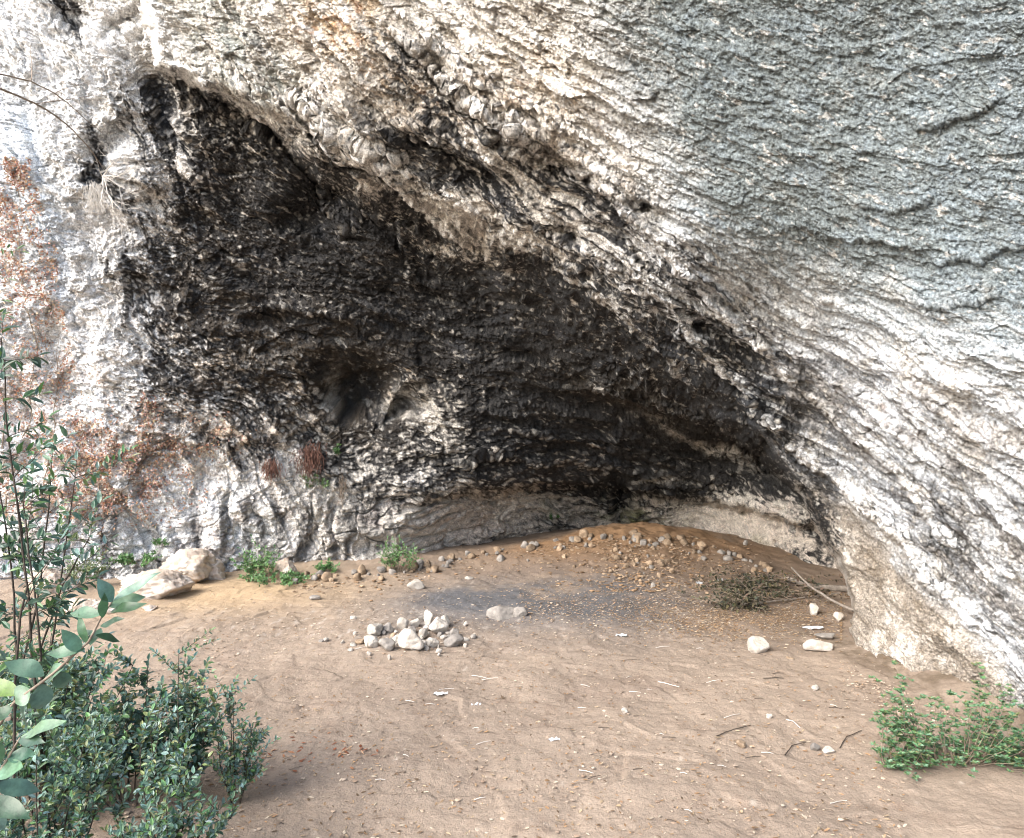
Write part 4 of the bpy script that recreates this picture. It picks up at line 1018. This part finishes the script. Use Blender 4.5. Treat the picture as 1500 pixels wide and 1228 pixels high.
stick('straw coloured twig right of centre on the floor', [(964, 1000, .01), (978, 1004, .015), (995, 1008, .01)], .004, .003, M_ROOT, 'twig')
stick('dark forked twig lying near the bottom right of the floor', [(1050, 1080, .01), (1075, 1072, .02), (1100, 1064, .01)], .005, .003, M_BARK, 'twig', (.12, .05, .0))
stick('pale short twig pointing at a pebble near the bottom right', [(1152, 1056, .01), (1162, 1060, .02), (1172, 1068, .01)], .004, .003, M_ROOT, 'twig')
stick('dark stub rising among the corner plants at the bottom right', [(1322, 1112, .02), (1332, 1096, .05), (1345, 1088, .10)], .014, .010, M_BARK, 'dead_stub')
stick('curved dark twig at the bottom edge right of the grey stone', [(1150, 1108, .01), (1160, 1094, .01), (1180, 1090, .015)], .005, .003, M_BARK, 'twig')
stick('thin bent twig on the floor before the corner plants', [(1230, 1098, .01), (1240, 1082, .015), (1262, 1072, .01)], .004, .003, M_BARK, 'twig')
stick('thin dark twig lying level on the floor right of centre', [(1118, 996, .01), (1135, 994, .01), (1148, 995, .01)], .004, .003, M_BARK, 'twig')
for i in range(70):
    x = random.uniform(400, 1250); y = random.uniform(930, 1215); a = random.uniform(-.5, .5)
    L = random.uniform(8, 26); stick('tiny dry twig lying flat on the bare cave floor', [(x, y, .005), (x+L*math.cos(a)*.5, y+L*math.sin(a)*.3, .01), (x+L*math.cos(a), y+L*math.sin(a)*.6, .005)],
        .003, .002, random.choice((M_TWIG, M_BARK, M_ROOT)), 'twig')['group'] = 'tiny twigs strewn on the floor'
# pale litter scraps
def scrap(label, x, y, w, h, seed):
    p = gpt(x, y); m = p.y/FPX; r = np.random.default_rng(seed); n = 9
    u, v = np.meshgrid(np.linspace(-.5, .5, n), np.linspace(-.5, .5, 5)); out = 1-.6*np.abs(u)**1.5*2
    Z = .012+r.normal(0, .006, u.shape)+.006*np.abs(np.sin(u*7+seed)); V = np.stack([u*w*m+.1*w*m*v, v*h*m*3*out, Z], -1).reshape(-1, 3)
    V2 = V.copy(); V2[:, 2] -= .002; A = np.concatenate([V, V2]); id_ = np.arange(45).reshape(5, 9)
    q = np.stack([id_[:-1, :-1], id_[:-1, 1:], id_[1:, 1:], id_[1:, :-1]], -1).reshape(-1, 4)
    o = mesh_obj('paper_scrap', A, np.concatenate([q, q[:, ::-1]+45]), M_PAPER, None, True, None, p); tag(o, label, 'litter'); return o
scrap('largest crumpled white scrap on the floor behind the thin grey slab', 1190, 921, 32, 5, 1)
scrap('white scrap at the foot of the mound beside the withered heap', 1058, 851, 16, 4, 2)
scrap('small white scrap left of the withered heap', 1024, 855, 10, 4, 3)
scrap('pale scrap on the floor below the ash patch', 910, 932, 16, 3, 4)
scrap('whitish scrap on the bare floor in front of the fire pit', 698, 1034, 14, 3, 5)
scrap('pale flake near the bottom edge left of the round stones', 812, 1086, 18, 3, 6)
scrap('pale flake on the floor well in front of the fire pit', 645, 1018, 20, 3, 7)

# ------------------------------------------------------------------ sky, sun, camera
w = bpy.data.worlds.new('World'); sc.world = w; w.use_nodes = True; nt = w.node_tree
sky = nt.nodes.new('ShaderNodeTexSky'); sky.sky_type = 'NISHITA'; sky.sun_disc = False
SUN_EL, SUN_AZ = math.radians(38), math.radians(232)       # azimuth clockwise from +Y
sky.sun_elevation = SUN_EL; sky.sun_rotation = SUN_AZ; sky.air_density = 1.0; sky.dust_density = 3.0
nt.links.new(sky.outputs[0], nt.nodes['Background'].inputs['Color']); nt.nodes['Background'].inputs['Strength'].default_value = .15
sl = bpy.data.lights.new('sun', 'SUN'); sl.energy = 1.7; sl.angle = math.radians(48); sl.color = (1, .985, .965)
so = bpy.data.objects.new('sun', sl); COL.objects.link(so)
dirv = Vector((math.sin(SUN_AZ)*math.cos(SUN_EL), math.cos(SUN_AZ)*math.cos(SUN_EL), math.sin(SUN_EL)))
so.rotation_euler = dirv.to_track_quat('Z', 'Y').to_euler(); so.location = dirv*30
cd = bpy.data.cameras.new('camera'); cam = bpy.data.objects.new('camera', cd); COL.objects.link(cam)
cam.location = (0, 0, H); cam.rotation_euler = (math.radians(90), 0, 0); cd.sensor_width = 36; cd.lens = 24; cd.clip_end = 500; cd.clip_start = .05
sc.camera = cam
sc.view_settings.view_transform = 'Standard'; sc.view_settings.look = 'None'; sc.view_settings.exposure = 1.62; sc.view_settings.gamma = 1

sc.cycles.use_denoising = True; sc.cycles.filter_width = 1.1; sc.cycles.max_bounces = 6; sc.cycles.diffuse_bounces = 3
